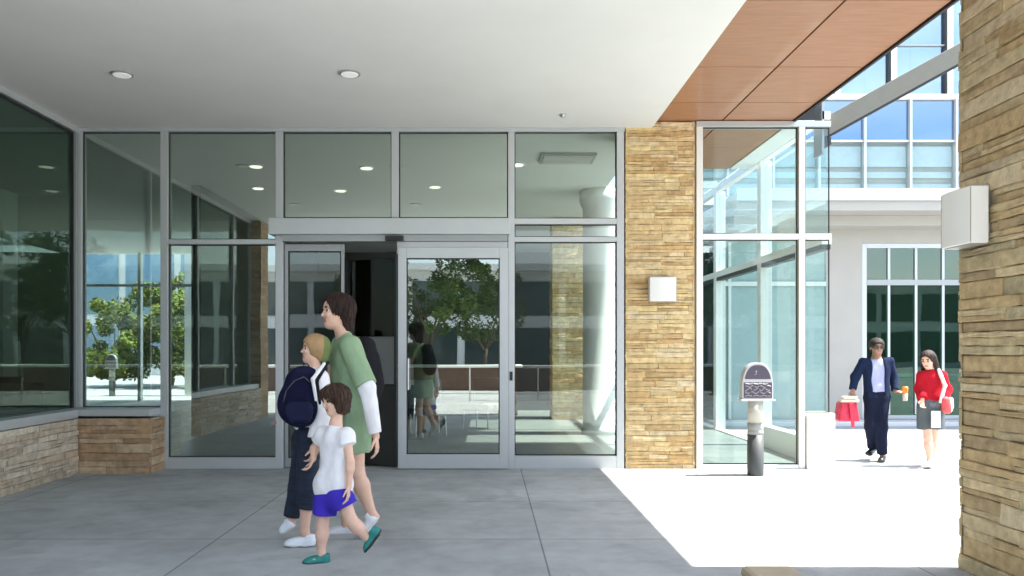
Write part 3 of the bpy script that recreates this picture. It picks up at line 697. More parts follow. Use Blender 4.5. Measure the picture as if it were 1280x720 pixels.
# ------------------------------------------------------------------ people: implicit surfaces meshed by surface nets
def ss_arr(v): return np.array(v, dtype=np.float32)
class Field:
    def __init__(s, lo, hi, h):
        s.lo = ss_arr(lo); s.h = h; s.n = np.ceil((ss_arr(hi)-s.lo)/h).astype(int)+1
        s.F = np.full(s.n, .15, np.float32)
    def region(s, lo, hi):
        a = np.clip(np.floor((ss_arr(lo)-s.lo)/s.h).astype(int), 0, s.n); b = np.clip(np.ceil((ss_arr(hi)-s.lo)/s.h).astype(int)+1, 0, s.n)
        if (b <= a).any(): return None
        sl = tuple(slice(a[i], b[i]) for i in range(3))
        g = [s.lo[i]+s.h*np.arange(a[i], b[i], dtype=np.float32) for i in range(3)]
        return sl, np.stack(np.meshgrid(*g, indexing='ij'), -1)
    def put(s, prim, k=.015, op='add'):
        m = .04+k
        r = s.region(prim['lo']-m, prim['hi']+m)
        if r is None: return
        sl, Pt = r; d = prim['f'](Pt); A = s.F[sl]
        if op == 'add':
            hh = np.maximum(k-np.abs(A-d), 0)/k; s.F[sl] = np.minimum(A, d)-hh*hh*k*.25
        else:
            d = -d; hh = np.maximum(k-np.abs(A-d), 0)/k; s.F[sl] = np.maximum(A, d)+hh*hh*k*.25
    def noise(s, amp, fr, seed=0):
        r = s.region(s.lo, s.lo+s.h*s.n); Pt = r[1]; rg = np.random.RandomState(seed); q = np.zeros(Pt.shape[:3], np.float32)
        for i in range(5):
            v = rg.normal(size=3); v /= np.linalg.norm(v); v[2] *= .35
            q += np.sin(Pt@(v*fr*rg.uniform(.6,1.6)).astype(np.float32)+rg.uniform(0,6)+1.3*np.sin(Pt[...,2]*fr*.45+i)).astype(np.float32)
        s.F[r[0]] += amp*q[:s.F.shape[0], :s.F.shape[1], :s.F.shape[2]]/2.2
    def clip(s, p, n):     # remove the side n points to
        g = [s.lo[i]+s.h*np.arange(s.n[i], dtype=np.float32) for i in range(3)]
        d = (g[0][:,None,None]-p[0])*n[0]+(g[1][None,:,None]-p[1])*n[1]+(g[2][None,None,:]-p[2])*n[2]
        s.F = np.maximum(s.F, d.astype(np.float32))
    def mesh(s):
        F = s.F; F[0]=F[-1]=.1; F[:,0]=F[:,-1]=.1; F[:,:,0]=F[:,:,-1]=.1
        ins = F < 0
        nx, ny, nz = (d-1 for d in F.shape)
        cnt = np.zeros((nx,ny,nz), np.uint8)
        for dx in (0,1):
            for dy in (0,1):
                for dz in (0,1): cnt += ins[dx:dx+nx, dy:dy+ny, dz:dz+nz]
        act = (cnt > 0) & (cnt < 8); idx = np.argwhere(act); vid = np.full(act.shape, -1, np.int32); vid[act] = np.arange(len(idx))
        acc = np.zeros((len(idx),3), np.float32); num = np.zeros(len(idx), np.float32)
        cs = [(a,b,c) for a in (0,1) for b in (0,1) for c in (0,1)]
        for a in cs:
            for ax in range(3):
                if a[ax]: continue
                b = list(a); b[ax] = 1
                fa = F[idx[:,0]+a[0], idx[:,1]+a[1], idx[:,2]+a[2]]; fb = F[idx[:,0]+b[0], idx[:,1]+b[1], idx[:,2]+b[2]]
                m = (fa < 0) != (fb < 0); t = np.where(m, fa/np.where(m, fa-fb, 1), 0)
                p = np.tile(ss_arr(a), (len(idx),1)); p[:,ax] = t
                acc += p*m[:,None]; num += m
        V = (idx+acc/num[:,None])*s.h+s.lo
        Q = []
        for ax in range(3):
            o = [i for i in range(3) if i != ax]
            sa = [slice(1,-1)]*3; sa[ax] = slice(0,-1); sb = [slice(1,-1)]*3; sb[ax] = slice(1,None)
            A = ins[tuple(sa)]; B = ins[tuple(sb)]
            e = np.argwhere(A != B)
            if not len(e): continue
            flip = A[e[:,0],e[:,1],e[:,2]]
            c = e.copy(); c[:,o[0]] += 1; c[:,o[1]] += 1
            def g(d0, d1):
                q = c.copy(); q[:,o[0]] += d0; q[:,o[1]] += d1; return vid[q[:,0],q[:,1],q[:,2]]
            q = np.stack([g(-1,-1), g(0,-1), g(0,0), g(-1,0)], 1)
            if ax == 1: flip = ~flip
            q[~flip] = q[~flip][:, ::-1]; Q.append(q)
        Q = np.concatenate(Q); Q = Q[(Q >= 0).all(1)]
        return V, Q
def make(name, F, mats, parent, pick=None, relax=2):
    V, Q = F.mesh()
    if relax and len(Q):
        for _ in range(relax):
            acc = np.zeros_like(V); c = np.zeros(len(V))
            for i in range(4):
                for j in (1, 3): np.add.at(acc, Q[:,i], V[Q[:,(i+j)%4]]); np.add.at(c, Q[:,i], 1)
            V = V*.5+.5*acc/np.maximum(c,1)[:,None]
    me = bpy.data.meshes.new(name); me.from_pydata(V.tolist(), [], Q.tolist())
    if not isinstance(mats, (list, tuple)): mats = [mats]
    for m in mats: me.materials.append(m)
    me.polygons.foreach_set('use_smooth', [True]*len(me.polygons))
    if pick is not None and len(Q):
        me.polygons.foreach_set('material_index', pick(V[Q].mean(1)).astype(np.int32))
    me.update(); o = bpy.data.objects.new(name, me); C.objects.link(o); o.parent = parent
    return o
def cone(a, b, ra, rb, clips=(), squash=None, infl=0):
    """tapered capsule a->b; squash=(axis, factor): thinner along axis by factor"""
    a = ss_arr(a); b = ss_arr(b); ra += infl; rb += infl; rm = max(ra, rb)
    ax = None
    if squash is not None: ax = ss_arr(squash[0]); ax /= np.linalg.norm(ax); fac = squash[1]; c0 = (a+b)/2
    def tr(p): return p+((p-c0)@ax)[..., None]*ax*(fac-1)
    def f(Pt):
        p = Pt; A, B = a, b
        if ax is not None: p = tr(Pt); A = tr(a[None])[0]; B = tr(b[None])[0]
        ab = B-A; L = max(float(ab@ab), 1e-9); t = np.clip(((p-A)@ab)/L, 0, 1)
        d = np.linalg.norm(p-A-t[..., None]*ab, axis=-1)-(ra+(rb-ra)*t)
        if ax is not None: d = d*.85
        for cp, cn in clips: d = np.maximum(d, (Pt-ss_arr(cp))@ss_arr(cn))
        return d.astype(np.float32)
    return dict(lo=np.minimum(a,b)-rm, hi=np.maximum(a,b)+rm, f=f)
def ell(c, R, r):
    """ellipsoid with axes = rows of R"""
    c = ss_arr(c); R = ss_arr(R); r = ss_arr(r)
    def f(Pt):
        q = (Pt-c)@R.T; k0 = np.linalg.norm(q/r, axis=-1); k1 = np.linalg.norm(q/(r*r), axis=-1)+1e-6
        return (k0*(k0-1)/k1).astype(np.float32)
    m = r.max(); return dict(lo=c-m, hi=c+m, f=f)
def lerp(a, b, t): return ss_arr(a)*(1-t)+ss_arr(b)*t
def unit(v): v = ss_arr(v); return v/np.linalg.norm(v)

SKIN = mat('skin', (.70, .44, .32), .5, noise=.05, nscale=30, spec=.4)
SKIN.node_tree.nodes['Principled BSDF'].inputs['Subsurface Weight'].default_value = .12
SKIN.node_tree.nodes['Principled BSDF'].inputs['Subsurface Scale'].default_value = .01
LIP = mat('lip', (.48, .17, .15), .45); EYEW = mat('eye_white', (.75,.73,.70), .25); IRIS = mat('iris', (.03,.02,.015), .2)
def cloth(name, col, rough=.9, noise=.08): return mat(name, col, rough, noise=noise, nscale=14, bump=.55, bscale=9, stretch=(1.2,1.2,.6), spec=.12, bdist=.03)
def hairm(name, col): return mat(name, col, .58, noise=.75, nscale=16, bump=.8, bscale=28, stretch=(5,5,.5), spec=.3)

def head_prims(H, hc, f, u):
    f = unit(f); u = ss_arr(u); u = unit(u-f*(u@f)); r = unit(np.cross(f, u)); R = np.stack([f, r, u])
    def at(a, b, c): return ss_arr(hc)+(f*a+r*b+u*c)*H
    e = lambda a,b,c,x,y,z: ell(at(a,b,c), R, (x*H,y*H,z*H))
    pr = [(e(-.03,0,.13,.42,.335,.36), .02), (e(.13,0,-.16,.24,.25,.31), .12), (e(.22,0,-.36,.13,.13,.11), .08),
          (e(.30,.13,-.08,.09,.09,.09), .06), (e(.30,-.13,-.08,.09,.09,.09), .06),
          (cone(at(.355,0,.05), at(.43,0,-.11), .022*H, .040*H), .04), (cone(at(.36,.055,-.12), at(.36,-.055,-.12), .03*H, .03*H), .03),
          (cone(at(.33,.20,.115), at(.355,-.20,.115), .035*H, .035*H), .04),
          (cone(at(.325,.075,-.225), at(.325,-.075,-.225), .034*H, .034*H), .02), (cone(at(.315,.06,-.27), at(.315,-.06,-.27), .034*H, .034*H), .02),
          (e(-.02,.335,-.03,.075,.035,.115), .02), (e(-.02,-.335,-.03,.075,.035,.115), .02)]
    sub = [(e(.40,.135,.03,.07,.085,.05), .04), (e(.40,-.135,.03,.07,.085,.05), .04)]
    return pr, sub, at, R
def hair_field(F, H, at, R, style, seed=0):
    e = lambda a,b,c,x,y,z: ell(at(a,b,c), R, (x*H,y*H,z*H))
    k = .10*H
    F.put(e(-.05,0,.16,.475,.40,.40), k)
    if style == 'long':
        for sy in (-1,1): F.put(cone(at(-.16,sy*.22,.10), at(-.26,sy*.18,-.45), .19*H, .12*H), k)
        F.put(cone(at(-.24,0,.05), at(-.36,0,-.52), .24*H, .13*H), k)
    elif style == 'vlong':
        for sy in (-1,1): F.put(cone(at(-.08,sy*.28,.10), at(-.10,sy*.36,-.62), .17*H, .13*H), k)
        F.put(cone(at(-.24,0,.05), at(-.30,0,-.62), .26*H, .16*H), k)
    elif style == 'bob':
        for sy in (-1,1): F.put(cone(at(.0,sy*.25,.10), at(-.02,sy*.24,-.28), .23*H, .18*H), k)
        F.put(cone(at(-.22,0,.05), at(-.20,0,-.27), .33*H, .26*H), k)
        F.put(e(.24,0,.28,.22,.31,.17), k)
    elif style == 'short':
        F.put(e(-.14,0,.0,.34,.35,.33), k)
    g = F.region(F.lo, F.lo+F.h*F.n); Pt = g[1]; q = (Pt-at(0,0,0))@ss_arr(R).T
    an = np.arctan2(q[...,1], -q[...,0]+.02); el_ = q[...,2]/H
    s_ = .010*H*(np.sin(an*23+3*np.sin(el_*5+seed)) + .7*np.sin(an*41+el_*9+seed) + .5*np.sin(an*9-el_*14))
    F.F[g[0]] += s_.astype(np.float32)[:F.F.shape[0], :F.F.shape[1], :F.F.shape[2]]
    c = .015*H
    if style == 'bob': F.put(e(.52,0,-.17,.30,.27,.36), c, 'sub'); F.put(e(.30,0,-.42,.22,.20,.20), c, 'sub')
    elif style == 'short': F.put(e(.50,0,-.16,.36,.42,.44), c, 'sub'); F.put(cone(at(.05,-.5,-.12), at(.05,.5,-.12), .17*H, .17*H), c, 'sub'); F.put(e(0,0,-.62,.5,.5,.36), c, 'sub')
    else: F.put(e(.50,0,-.12,.36,.36,.46), c, 'sub'); F.put(cone(at(.16,0,-.28), at(.2,0,-.62), .17*H, .22*H), c, 'sub')
def hand_prims(w, d, n, L, side, curl=.5, spread=.10):
    """w wrist, d pointing direction, n palm normal, L hand length, side=+1/-1 thumb side along cross(d,n)"""
    d = unit(d); n = ss_arr(n); n = unit(n-d*(n@d)); t = np.cross(d, n)*side; w = ss_arr(w); out = []
    pc = lambda a, b, c: w+d*a*L+t*b*L+n*c*L
    for b in (-.14, -.05, .05, .14): out.append((cone(pc(.05,b*.6,0), pc(.46,b*1.25,0), .075*L, .068*L, squash=(n,1.15)), .06*L))
    for b, ln in ((-.19,.40), (-.065,.48), (.065,.52), (.19,.46)):   # little .. index
        p = pc(.48, b, 0); dd = unit(d+t*spread*b*4); r = .052*L; segs = (.42, .32, .26); a = curl*.35
        for s_ in segs:
            dd = unit(dd*math.cos(a)+n*math.sin(a)); q = p+dd*ln*L*s_; out.append((cone(p, q, r, r*.88), .015*L)); p = q; r *= .88; a = curl*.8
    p = pc(.10,.17,.02); dd = unit(d*.75+t*.8+n*.25); r = .07*L
    for ln in (.20,.17,.13):
        q = p+dd*ln*L; out.append((cone(p, q, r, r*.85), .03*L)); p = q; r *= .85; dd = unit(dd*.9+d*.35-t*.15+n*curl*.25)
    return out
def shoe_prims(heel, toe, up, w_, infl=0):
    heel = ss_arr(heel); toe = ss_arr(toe); up = ss_arr(up); d = unit(toe-heel); up = unit(up-d*(up@d)); sd_ = np.cross(d, up); R = np.stack([d, sd_, up])
    L = np.linalg.norm(toe-heel); c = [(heel, -up)]
    def wrap(p):
        g = p['f']; h_ = heel-up*infl
        return dict(lo=p['lo'], hi=p['hi'], f=lambda P_: np.maximum(g(P_), -(P_-h_)@up).astype(np.float32))
    P_ = lambda a, b, cc: heel+d*a*L+sd_*b*w_+up*cc*w_
    pr = [(wrap(ell(P_(.20,0,.35), R, (L*.22+infl, w_*.48+infl, w_*.62+infl))), .02), (wrap(ell(P_(.50,0,.22), R, (L*.34+infl, w_*.50+infl, w_*.52+infl))), .02),
          (wrap(ell(P_(.76,0,.12), R, (L*.26+infl, w_*.54+infl, w_*.42+infl))), .02)]
    return pr, R, heel, up

from mathutils.bvhtree import BVHTree
def locks(o, m, par, H, seed, n, at, R):
    """loose locks of hair that run down over the hair's surface"""
    me = o.data; rnd = random.Random(seed); vs = [v.co.copy() for v in me.vertices]; bv = BVHTree.FromPolygons(vs, [tuple(p.vertices) for p in me.polygons])
    b = MB(); top = Vector(at(-.12, 0, .60)); f = Vector(R[0])
    for _ in range(n):
        p = rnd.choice(vs).copy(); pts = []; L = rnd.randint(5, 11); wob = Vector((rnd.gauss(0,.18), rnd.gauss(0,.18), 0)); st = .075*H
        for k in range(L):
            q, nn, _i, _d = bv.find_nearest(p)
            if q is None: break
            if nn.z < -.45 or (q-p).length > .03: break
            pts.append(q+nn*.0012*(1+2*rnd.random()))
            g = Vector((0,0,-1))+wob+(q-top).normalized()*.5; g = g-nn*g.dot(nn)
            if g.length < .05: break
            p = q+g.normalized()*st
        if len(pts) < 3: continue
        if rnd.random() < .35: pts.append(pts[-1]+(pts[-1]-pts[-2])*.7+Vector((rnd.gauss(0,.003), rnd.gauss(0,.003), -.004)))
        r = rnd.uniform(.0016, .0034)*(H/.2)
        for i in range(len(pts)-1):
            t0, t1 = i/(len(pts)-1), (i+1)/(len(pts)-1)
            b.tube(pts[i], pts[i+1], r*(1-.75*abs(2*t0-1)**2), r*(1-.75*abs(2*t1-1)**2)+.0002, 5, False)
    q = b.build('hair_locks', m, o, 0, True); return q

class Person:
    """J: joints in metres in the person's own frame (x right in the picture, y away, z up)"""
    def __init__(s, label, cat, loc, J, face, up, hh, k, voxel, skin=None, group=None):
        s.J = {a: ss_arr(b) for a, b in J.items()}; s.k = k; s.h = voxel; s.hh = hh
        s.root = thing('person', label, cat, loc, 0, group); s.skin = skin or SKIN
        s.face = unit(face); s.up = up
        s.hp, s.hs, s.at, s.R = head_prims(hh, s.J['head'], face, up)
        J = s.J; s.sax = unit(J['shL']-J['shR']); s.dep = unit(np.cross(s.sax, (0,0,1)))
        allp = np.array(list(J.values())); s.lo = allp.min(0)-.26; s.hi = allp.max(0)+.26
        s.limbs = {}
        R = dict(ua=(.047,.037), fa=(.038,.026), th=(.083,.055), sh=(.056,.034))
        for S_ in 'LR':
            s.limbs['ua'+S_] = (J['sh'+S_], J['el'+S_], R['ua'][0]*k, R['ua'][1]*k); s.limbs['fa'+S_] = (J['el'+S_], J['wr'+S_], R['fa'][0]*k, R['fa'][1]*k)
            s.limbs['th'+S_] = (J['hip'+S_], J['kn'+S_], R['th'][0]*k, R['th'][1]*k); s.limbs['sn'+S_] = (J['kn'+S_], J['an'+S_], R['sh'][0]*k, R['sh'][1]*k)
        s.pel = (J['hipL']+J['hipR'])/2; s.chest = (J['shL']+J['shR'])/2-ss_arr((0,0,.10*k))
    def torso(s, infl=0, belly=1.0, skirt=None):
        k = s.k; J = s.J; sq = (s.dep, 1.42); m = (J['shL']+J['shR'])/2; w_ = np.linalg.norm(J['shL']-J['shR'])
        ch = s.chest; pel = s.pel; out = []
        for sg in (-1,1):
            o = s.sax*sg
            out.append((cone(ch+o*w_*.22+ss_arr((0,0,.01*k)), lerp(ch,pel,.62)+o*w_*.14, .098*k, .088*k*belly, squash=(s.dep,1.2), infl=infl), .05))
            out.append((cone(lerp(ch,pel,.62)+o*w_*.14, pel+o*w_*.17, .088*k*belly, .105*k, squash=(s.dep,1.15), infl=infl), .05))
        out.append((cone(J['shR'], J['shL'], .046*k, .046*k, infl=infl), .05))
        out.append((cone(m-ss_arr((0,0,.03*k)), lerp(m, J['head'], .33), .07*k, .05*k, infl=infl*.5), .04))
        return out
    def body(s, hands, ears=True):
        F = Field(s.lo, s.hi, s.h); k = s.k; J = s.J
        for p, kk in s.torso(): F.put(p, kk)
        m = (J['shL']+J['shR'])/2
        F.put(cone(m, s.at(-.06,0,-.22), .056*k, .050*k), .03)
        for n, (a, b, ra, rb) in s.limbs.items():
            if n[:2] == 'sn':
                mid = lerp(a,b,.32); F.put(cone(a, mid, ra*.92, ra*1.02), .03); F.put(cone(mid, b, ra*1.02, rb), .03)
            elif n[:2] == 'fa':
                mid = lerp(a,b,.25); F.put(cone(a, mid, ra*.95, ra), .02); F.put(cone(mid, b, ra, rb), .02)
            else: F.put(cone(a, b, ra, rb), .03)
        for p, kk in (s.hp if ears else s.hp[:-2]): F.put(p, kk*s.hh)
        for p, kk in s.hs: F.put(p, kk*s.hh, 'sub')
        for hd_ in hands:
            for p, kk in hand_prims(*hd_): F.put(p, kk)
        for S_ in 'LR':
            if 'heel'+S_ in J:
                F.put(cone(J['an'+S_], lerp(J['heel'+S_], J['toe'+S_], .2)+ss_arr((0,0,.03*k)), .034*k, .03*k), .02)
        at, hh = s.at, s.hh; R = ss_arr(s.R)
        def pick(c):
            q = (c-at(0,0,0))@R.T/hh; o = np.zeros(len(c))
            lip = (np.abs(q[:,1]) < .085) & (q[:,2] < -.205) & (q[:,2] > -.30) & (q[:,0] > .30); o[lip] = 1
            br = (np.abs(q[:,1]) > .06) & (np.abs(q[:,1]) < .21) & (q[:,2] > .10) & (q[:,2] < .15) & (q[:,0] > .25); o[br] = 2
            return o
        s.bodyo = make('body', F, [s.skin, LIP, s.brow], s.root, pick, 1)
        for sy in (-1,1):
            c = at(.318, sy*.135, .03); b = MB()
            n = 12
            fv = s.R[0]
            for i in range(n+1):
                for j in range(n):
                    th = math.pi*i/n; ph = 2*math.pi*j/n
                    v = s.R[0]*math.cos(th)+s.R[1]*math.sin(th)*math.cos(ph)+s.R[2]*math.sin(th)*math.sin(ph)*.8
                    b.v.append(tuple(c+v*.058*hh))
            for i in range(n):
                for j in range(n):
                    b.cur = 1 if i < 4 else 0; jj = (j+1) % n; b.addf((i*n+j, (i+1)*n+j, (i+1)*n+jj, i*n+jj))
            b.build('eye', [EYEW, IRIS], s.root, 0, True)
    def hair(s, m, style, seed=0, name='hair'):
        F = Field(s.J['head']-s.hh*1.15, s.J['head']+s.hh*.85, min(s.h, .005)); hair_field(F, s.hh, s.at, s.R, style, seed); o = make(name, F, m, s.root, None, 1)
        
        if s.h < .0054 and style != 'short': locks(o, m, s.root, s.hh, seed, 460, s.at, s.R)
        return o
    def garment(s, name, m, parts, infl, clips=(), noise=(.003, 38), torso=True, extra=(), k=.03, seed=1, relax=2, pick=None):
        F = Field(s.lo, s.hi, s.h)
        if torso:
            for p, kk in s.torso(infl): F.put(p, kk)
        for p, kk in extra: F.put(p, kk)
        for c in clips: F.clip(*c)
        G = Field(s.lo, s.hi, s.h)     # limbs clipped on their own
        for it in parts:
            n, t0, t1 = it[:3]; ex = it[3] if len(it) > 3 else 0; ra2 = it[4] if len(it) > 4 else ex
            a, b, ra, rb = s.limbs[n]; d = unit(b-a); A = lerp(a,b,t0); B = lerp(a,b,t1)
            r0 = ra+(rb-ra)*t0+infl+ex; r1 = ra+(rb-ra)*t1+infl+ra2
            cl = [(B, d)] if t1 < .999 or len(it) > 5 else []
            if t0 > .001: cl.append((A, -d))
            G.put(cone(A-(d*.0), B+d*(.03 if cl and t1 < .999 or len(it) > 5 else 0), r0, r1, clips=cl), k)
        kk = .03; hh_ = np.maximum(kk-np.abs(F.F-G.F), 0)/kk; F.F = np.minimum(F.F, G.F)-hh_*hh_*kk*.25
        if noise: F.noise(noise[0], noise[1], seed)
        return make(name, F, m, s.root, pick, relax)
    def shoes(s, m, sole, w_=.085, names=('shoe',), collar=None):
        for S_ in 'LR':
            if 'heel'+S_ not in s.J: continue
            he, to = s.J['heel'+S_], s.J['toe'+S_]; upv = s.J.get('fup'+S_, ss_arr((0,0,1)))
            pr, R, h0, up = shoe_prims(he, to, upv, w_*s.k)
            F = Field(np.minimum(he,to)-.12, np.maximum(he,to)+.14, .0045)
            for p, kk in pr: F.put(p, kk)
            F.put(cone(lerp(he,to,.2)+up*.03*s.k, lerp(he,to,.16)+up*.085*s.k, .036*s.k, .036*s.k), .02)
            F.clip(lerp(he,to,.2)+up*.088*s.k, up)
            o = make('shoe', F, m, s.root, None, 1)
            pr, R, h0, up = shoe_prims(he, to, upv, w_*s.k, .004)
            F = Field(np.minimum(he,to)-.12, np.maximum(he,to)+.14, .0045)
            for p, kk in pr: F.put(p, kk)
            F.clip(h0+up*.014*s.k, up)
            q = make('sole', F, sole, o, None, 1)

BLACKH = hairm('hair_black', (.018,.013,.010)); BROWNH = hairm('hair_brown', (.055,.028,.016)); DBROWNH = hairm('hair_dark_brown', (.032,.016,.011))
WHITE = cloth('white_cotton', (.78,.76,.76)); SOLEW = mat('sole_white', (.7,.7,.68), .6); SOLEK = mat('sole_black', (.02,.03,.03), .6)

def frame_of(px0, pyf):
    s_ = (pyf-437)/EYE; D_ = 1000/s_
    X0 = (px0-610)/s_
    return s_, D_, X0, (lambda px, py, v=0.: ss_arr(((px-610)/s_*(D_+v)/D_-X0, v, EYE*v*0+((437-py)/s_)*(D_+v)/D_+EYE)))

# --- woman in green
s_, D_, X0, j = frame_of(436, 669)
J = dict(head=j(421.5,390.5,.0), shL=j(438,432,-.15), shR=j(428,431,.16), elL=j(459,485,-.24), wrL=j(470,546,-.24), elR=j(412,474,.13), wrR=j(399,486,-.10),
         hipL=j(443,508,-.085), hipR=j(440,508,.085), knL=j(446,590,-.09), knR=j(432,590,.08), anL=j(465,643,-.09), anR=j(433,657,.08),
         heelL=j(474,646,-.09), toeL=j(452,673,-.09), heelR=j(443,666,.08), toeR=j(408,667,.08), fupL=ss_arr((-.85,0,-.0))+ss_arr((0,0,.52)), fupR=ss_arr((0,0,1)))
W = Person('tall woman in a green tunic with white sleeves walking left past the door', 'woman', (X0, D_, 0), J, (-.84,-.54,.04), (0.03,0,1), .262, .98, .0052)
W.brow = DBROWNH
HL = .165
W.body([(J['wrL'], j(472,566,-.24)-J['wrL'], (-1,.1,0), HL, -1, .7), (J['wrR'], (-.6,-.5,.35), (-.3,-.2,-1), HL, 1, .4)], False)
W.hair(DBROWNH, 'long', 2)
GREEN = cloth('green_cotton', (.27,.38,.23))
legs = [(cone(W.pel+W.sax*.05+ss_arr((0,0,.02)), lerp(j(441,568,-.06), j(441,568,.0), .3), .125, .125, squash=((0,1,0),1.0)), .05), (cone(W.pel-W.sax*.05, j(440,568,.08), .12, .125), .05)]
W.garment('tunic', GREEN, [('uaL',0,.93,.020,.028,1),('uaR',0,.55,.014,.02)], .013, [(j(440,563,0),(0,0,-1)), (j(425,421.5,0), unit((-.45,0,1)))], (.005,34), True, legs+[(cone(j(433,450,0), j(437,500,0), .118, .125), .06)])
W.garment('white_sleeve', WHITE, [('uaL',.90,1,.010),('faL',0,.93,.014,.012,1)], .007, [], (.003,45), False)
W.shoes(mat('white_shoe', (.78,.79,.80), .5), SOLEW)
# backpack on her back
BLK = cloth('black_canvas', (.014,.014,.017))
F = Field(j(440,505,0)-.32, j(465,420,0)+.32, .006)
F.put(cone(j(456,434,.13), j(462,486,.13), .085, .10, squash=((0,1,0),.8)), .03); F.put(cone(j(466,448,.12), j(472,478,.12), .045, .05), .03); F.noise(.003, 30, 4)
bp_ = make('backpack', F, BLK, W.root); 

# --- girl in white tee
s_, D_, X0, j = frame_of(416, 704)
J = dict(head=j(419,500.5,0), shL=j(433,545,-.055), shR=j(405,543,.055), elL=j(438,578,-.09), wrL=j(436,609,-.10), elR=j(393,560,.12), wrR=j(392,574,.03),
         hipL=j(426,620,-.03), hipR=j(408,620,.045), knL=j(440,652,-.03), knR=j(403,657,.04), anL=j(462,676,.0), anR=j(402,692,.03),
         heelL=j(477,663,.0), toeL=j(457,690,-.01), heelR=j(412,703,.04), toeR=j(379,704,.0), fupL=ss_arr((-.80,0,.6)), fupR=ss_arr((0,0,1)))
G_ = Person('small girl in a white t-shirt, blue shorts and teal shoes walking left', 'girl', (X0, D_, 0), J, (-.76,-.62,-.16), (-.08,0,1), .196, .66, .0042)
G_.brow = BROWNH
G_.body([(J['wrL'], j(435,627,-.11)-J['wrL'], (-1,.1,0), .115, -1, .6), (J['wrR'], (-.25,-.3,-.6), (-.6,-.2,.1), .11, 1, 1.0)], False)
G_.hair(BROWNH, 'bob', 5)
G_.garment('t_shirt', WHITE, [('uaL',0,.32,.010,.014),('uaR',0,.5,.010,.014)], .010, [(j(416,616,0),(.05,0,-1)), (j(414,531,0), unit((-.1,-.1,1)))], (.0032,46), True,
           [(cone(j(408,606,.01), j(425,606,-.01), .082, .082, squash=((.1,1,0),1.25)), .05)])
BLUE = cloth('blue_shorts', (.055,.035,.42))
G_.garment('shorts', BLUE, [('thL',0,.40,.018,.024),('thR',0,.62,.018,.024)], .009, [(j(416,612,0),(0,0,1))], (.0025,40), True)
TEAL = mat('teal_shoe', (.01,.20,.17), .5, noise=.15)
G_.shoes(TEAL, SOLEK, .10)
for S_ in 'R':
    tb = MB(); p = lerp(J['heelR'], J['toeR'], .55)+ss_arr((0,-.03,.03))
    tb.lathe([(.007,-.004),(.010,0),(.007,.004)], tuple(p), 12).build('shoe_ornament', mat('yellow', (.7,.5,.08), .5), G_.root)

# --- boy with cap and backpack
s_, D_, X0, j = frame_of(380, 680)
J = dict(head=j(393,438,0), shL=j(398,474,-.14), shR=j(384,472,.14), elL=j(404,520,-.16), wrL=j(395,558,-.20), elR=j(388,516,.20), wrR=j(380,552,.18),
         hipL=j(387,548,-.07), hipR=j(381,548,.07), knL=j(384,612,-.07), knR=j(373,610,.06), anL=j(381,664,-.07), anR=j(363,650,.06),
         heelL=j(394,681,-.07), toeL=j(356,681,-.07), heelR=j(369,657,.06), toeR=j(351,667,.06), fupL=ss_arr((0,0,1)), fupR=ss_arr((-.45,0,.9)))
B_ = Person('boy in a tan cap and dark jeans with a big navy backpack', 'boy', (X0, D_, 0), J, (-.88,-.45,.14), (.15,0,1), .20, .82, .0048)
B_.brow = BROWNH
B_.body([(J['wrL'], j(390,576,-.20)-J['wrL'], (-.6,.2,0), .14, -1, .9), (J['wrR'], (0,0,-1), (-1,0,0), .14, 1, .5)])
B_.hair(BROWNH, 'short', 7)
TAN = cloth('tan_cap', (.36,.23,.115)); GRN = cloth('green_cap', (.15,.19,.07))
F = Field(J['head']-.2, J['head']+.2, .0045); e = lambda a,b,c,x,y,z: ell(B_.at(a,b,c), B_.R, (x*.2,y*.2,z*.2))
F.put(e(-.05,0,.15,.51,.44,.45), .01); F.put(e(-.26,0,-.12,.28,.36,.34), .02); F.noise(.0015, 60, 3)
F.put(e(.55,0,-.22,.40,.55,.50), .004, 'sub'); F.put(e(.1,0,-.62,.55,.6,.4), .004, 'sub')
make('cap', F, [TAN, GRN], B_.root, lambda c: (((c-B_.at(0,0,0))@ss_arr(B_.R).T/.2)[:,0] < -.20).astype(int))
B_.garment('white_shirt', WHITE, [('uaL',0,1,.024,.022),('faL',0,.75,.026,.028,1),('uaR',0,1,.02,.02),('faR',0,.6,.02,.02)], .014, [(j(385,536,0),(0,0,-1)), (j(394,458,0),(-.2,0,1))], (.003,36), True)
JEAN = mat('dark_denim', (.012,.020,.040), .85, noise=.5, nscale=9, bump=.4, bscale=150, stretch=(1,1,5))
B_.garment('jeans', JEAN, [('thL',0,1,.010,.014),('thR',0,1,.008,.010),('snL',0,.46,.014,.016),('snR',0,.9,.010,.014,1)], .010, [(j(385,530,0),(0,0,1))], (.004,34), True, seed=5)
B_.shoes(mat('white_trainer', (.76,.80,.83), .5), SOLEW, .095)
NAVY = mat('navy_nylon', (.008,.009,.030), .85, spec=.12, noise=.15, bump=.3, bscale=120)
bpk = bpy.data.objects.new('backpack', None); 
F = Field(j(350,545,-.1)-.16, j(400,450,-.1)+.16, .005)
sq = ((0,1,0), 1.35)
F.put(cone(j(376,478,-.19), j(370,508,-.19), .105, .125, squash=sq), .04); F.put(cone(j(386,474,-.17), j(388,514,-.17), .075, .085, squash=sq), .04)
F.put(cone(j(364,500,-.21), j(376,518,-.21), .085, .085, squash=sq), .03); F.put(cone(j(362,511,-.27), j(384,513,-.27), .055, .055, squash=((0,1,0),1.2)), .012); F.noise(.0035, 24, 8)
bpo = make('backpack', F, NAVY, B_.root)
bpy.data.objects.remove(bpk)
F = Field(j(350,545,-.1)-.2, j(400,450,-.1)+.2, .005)
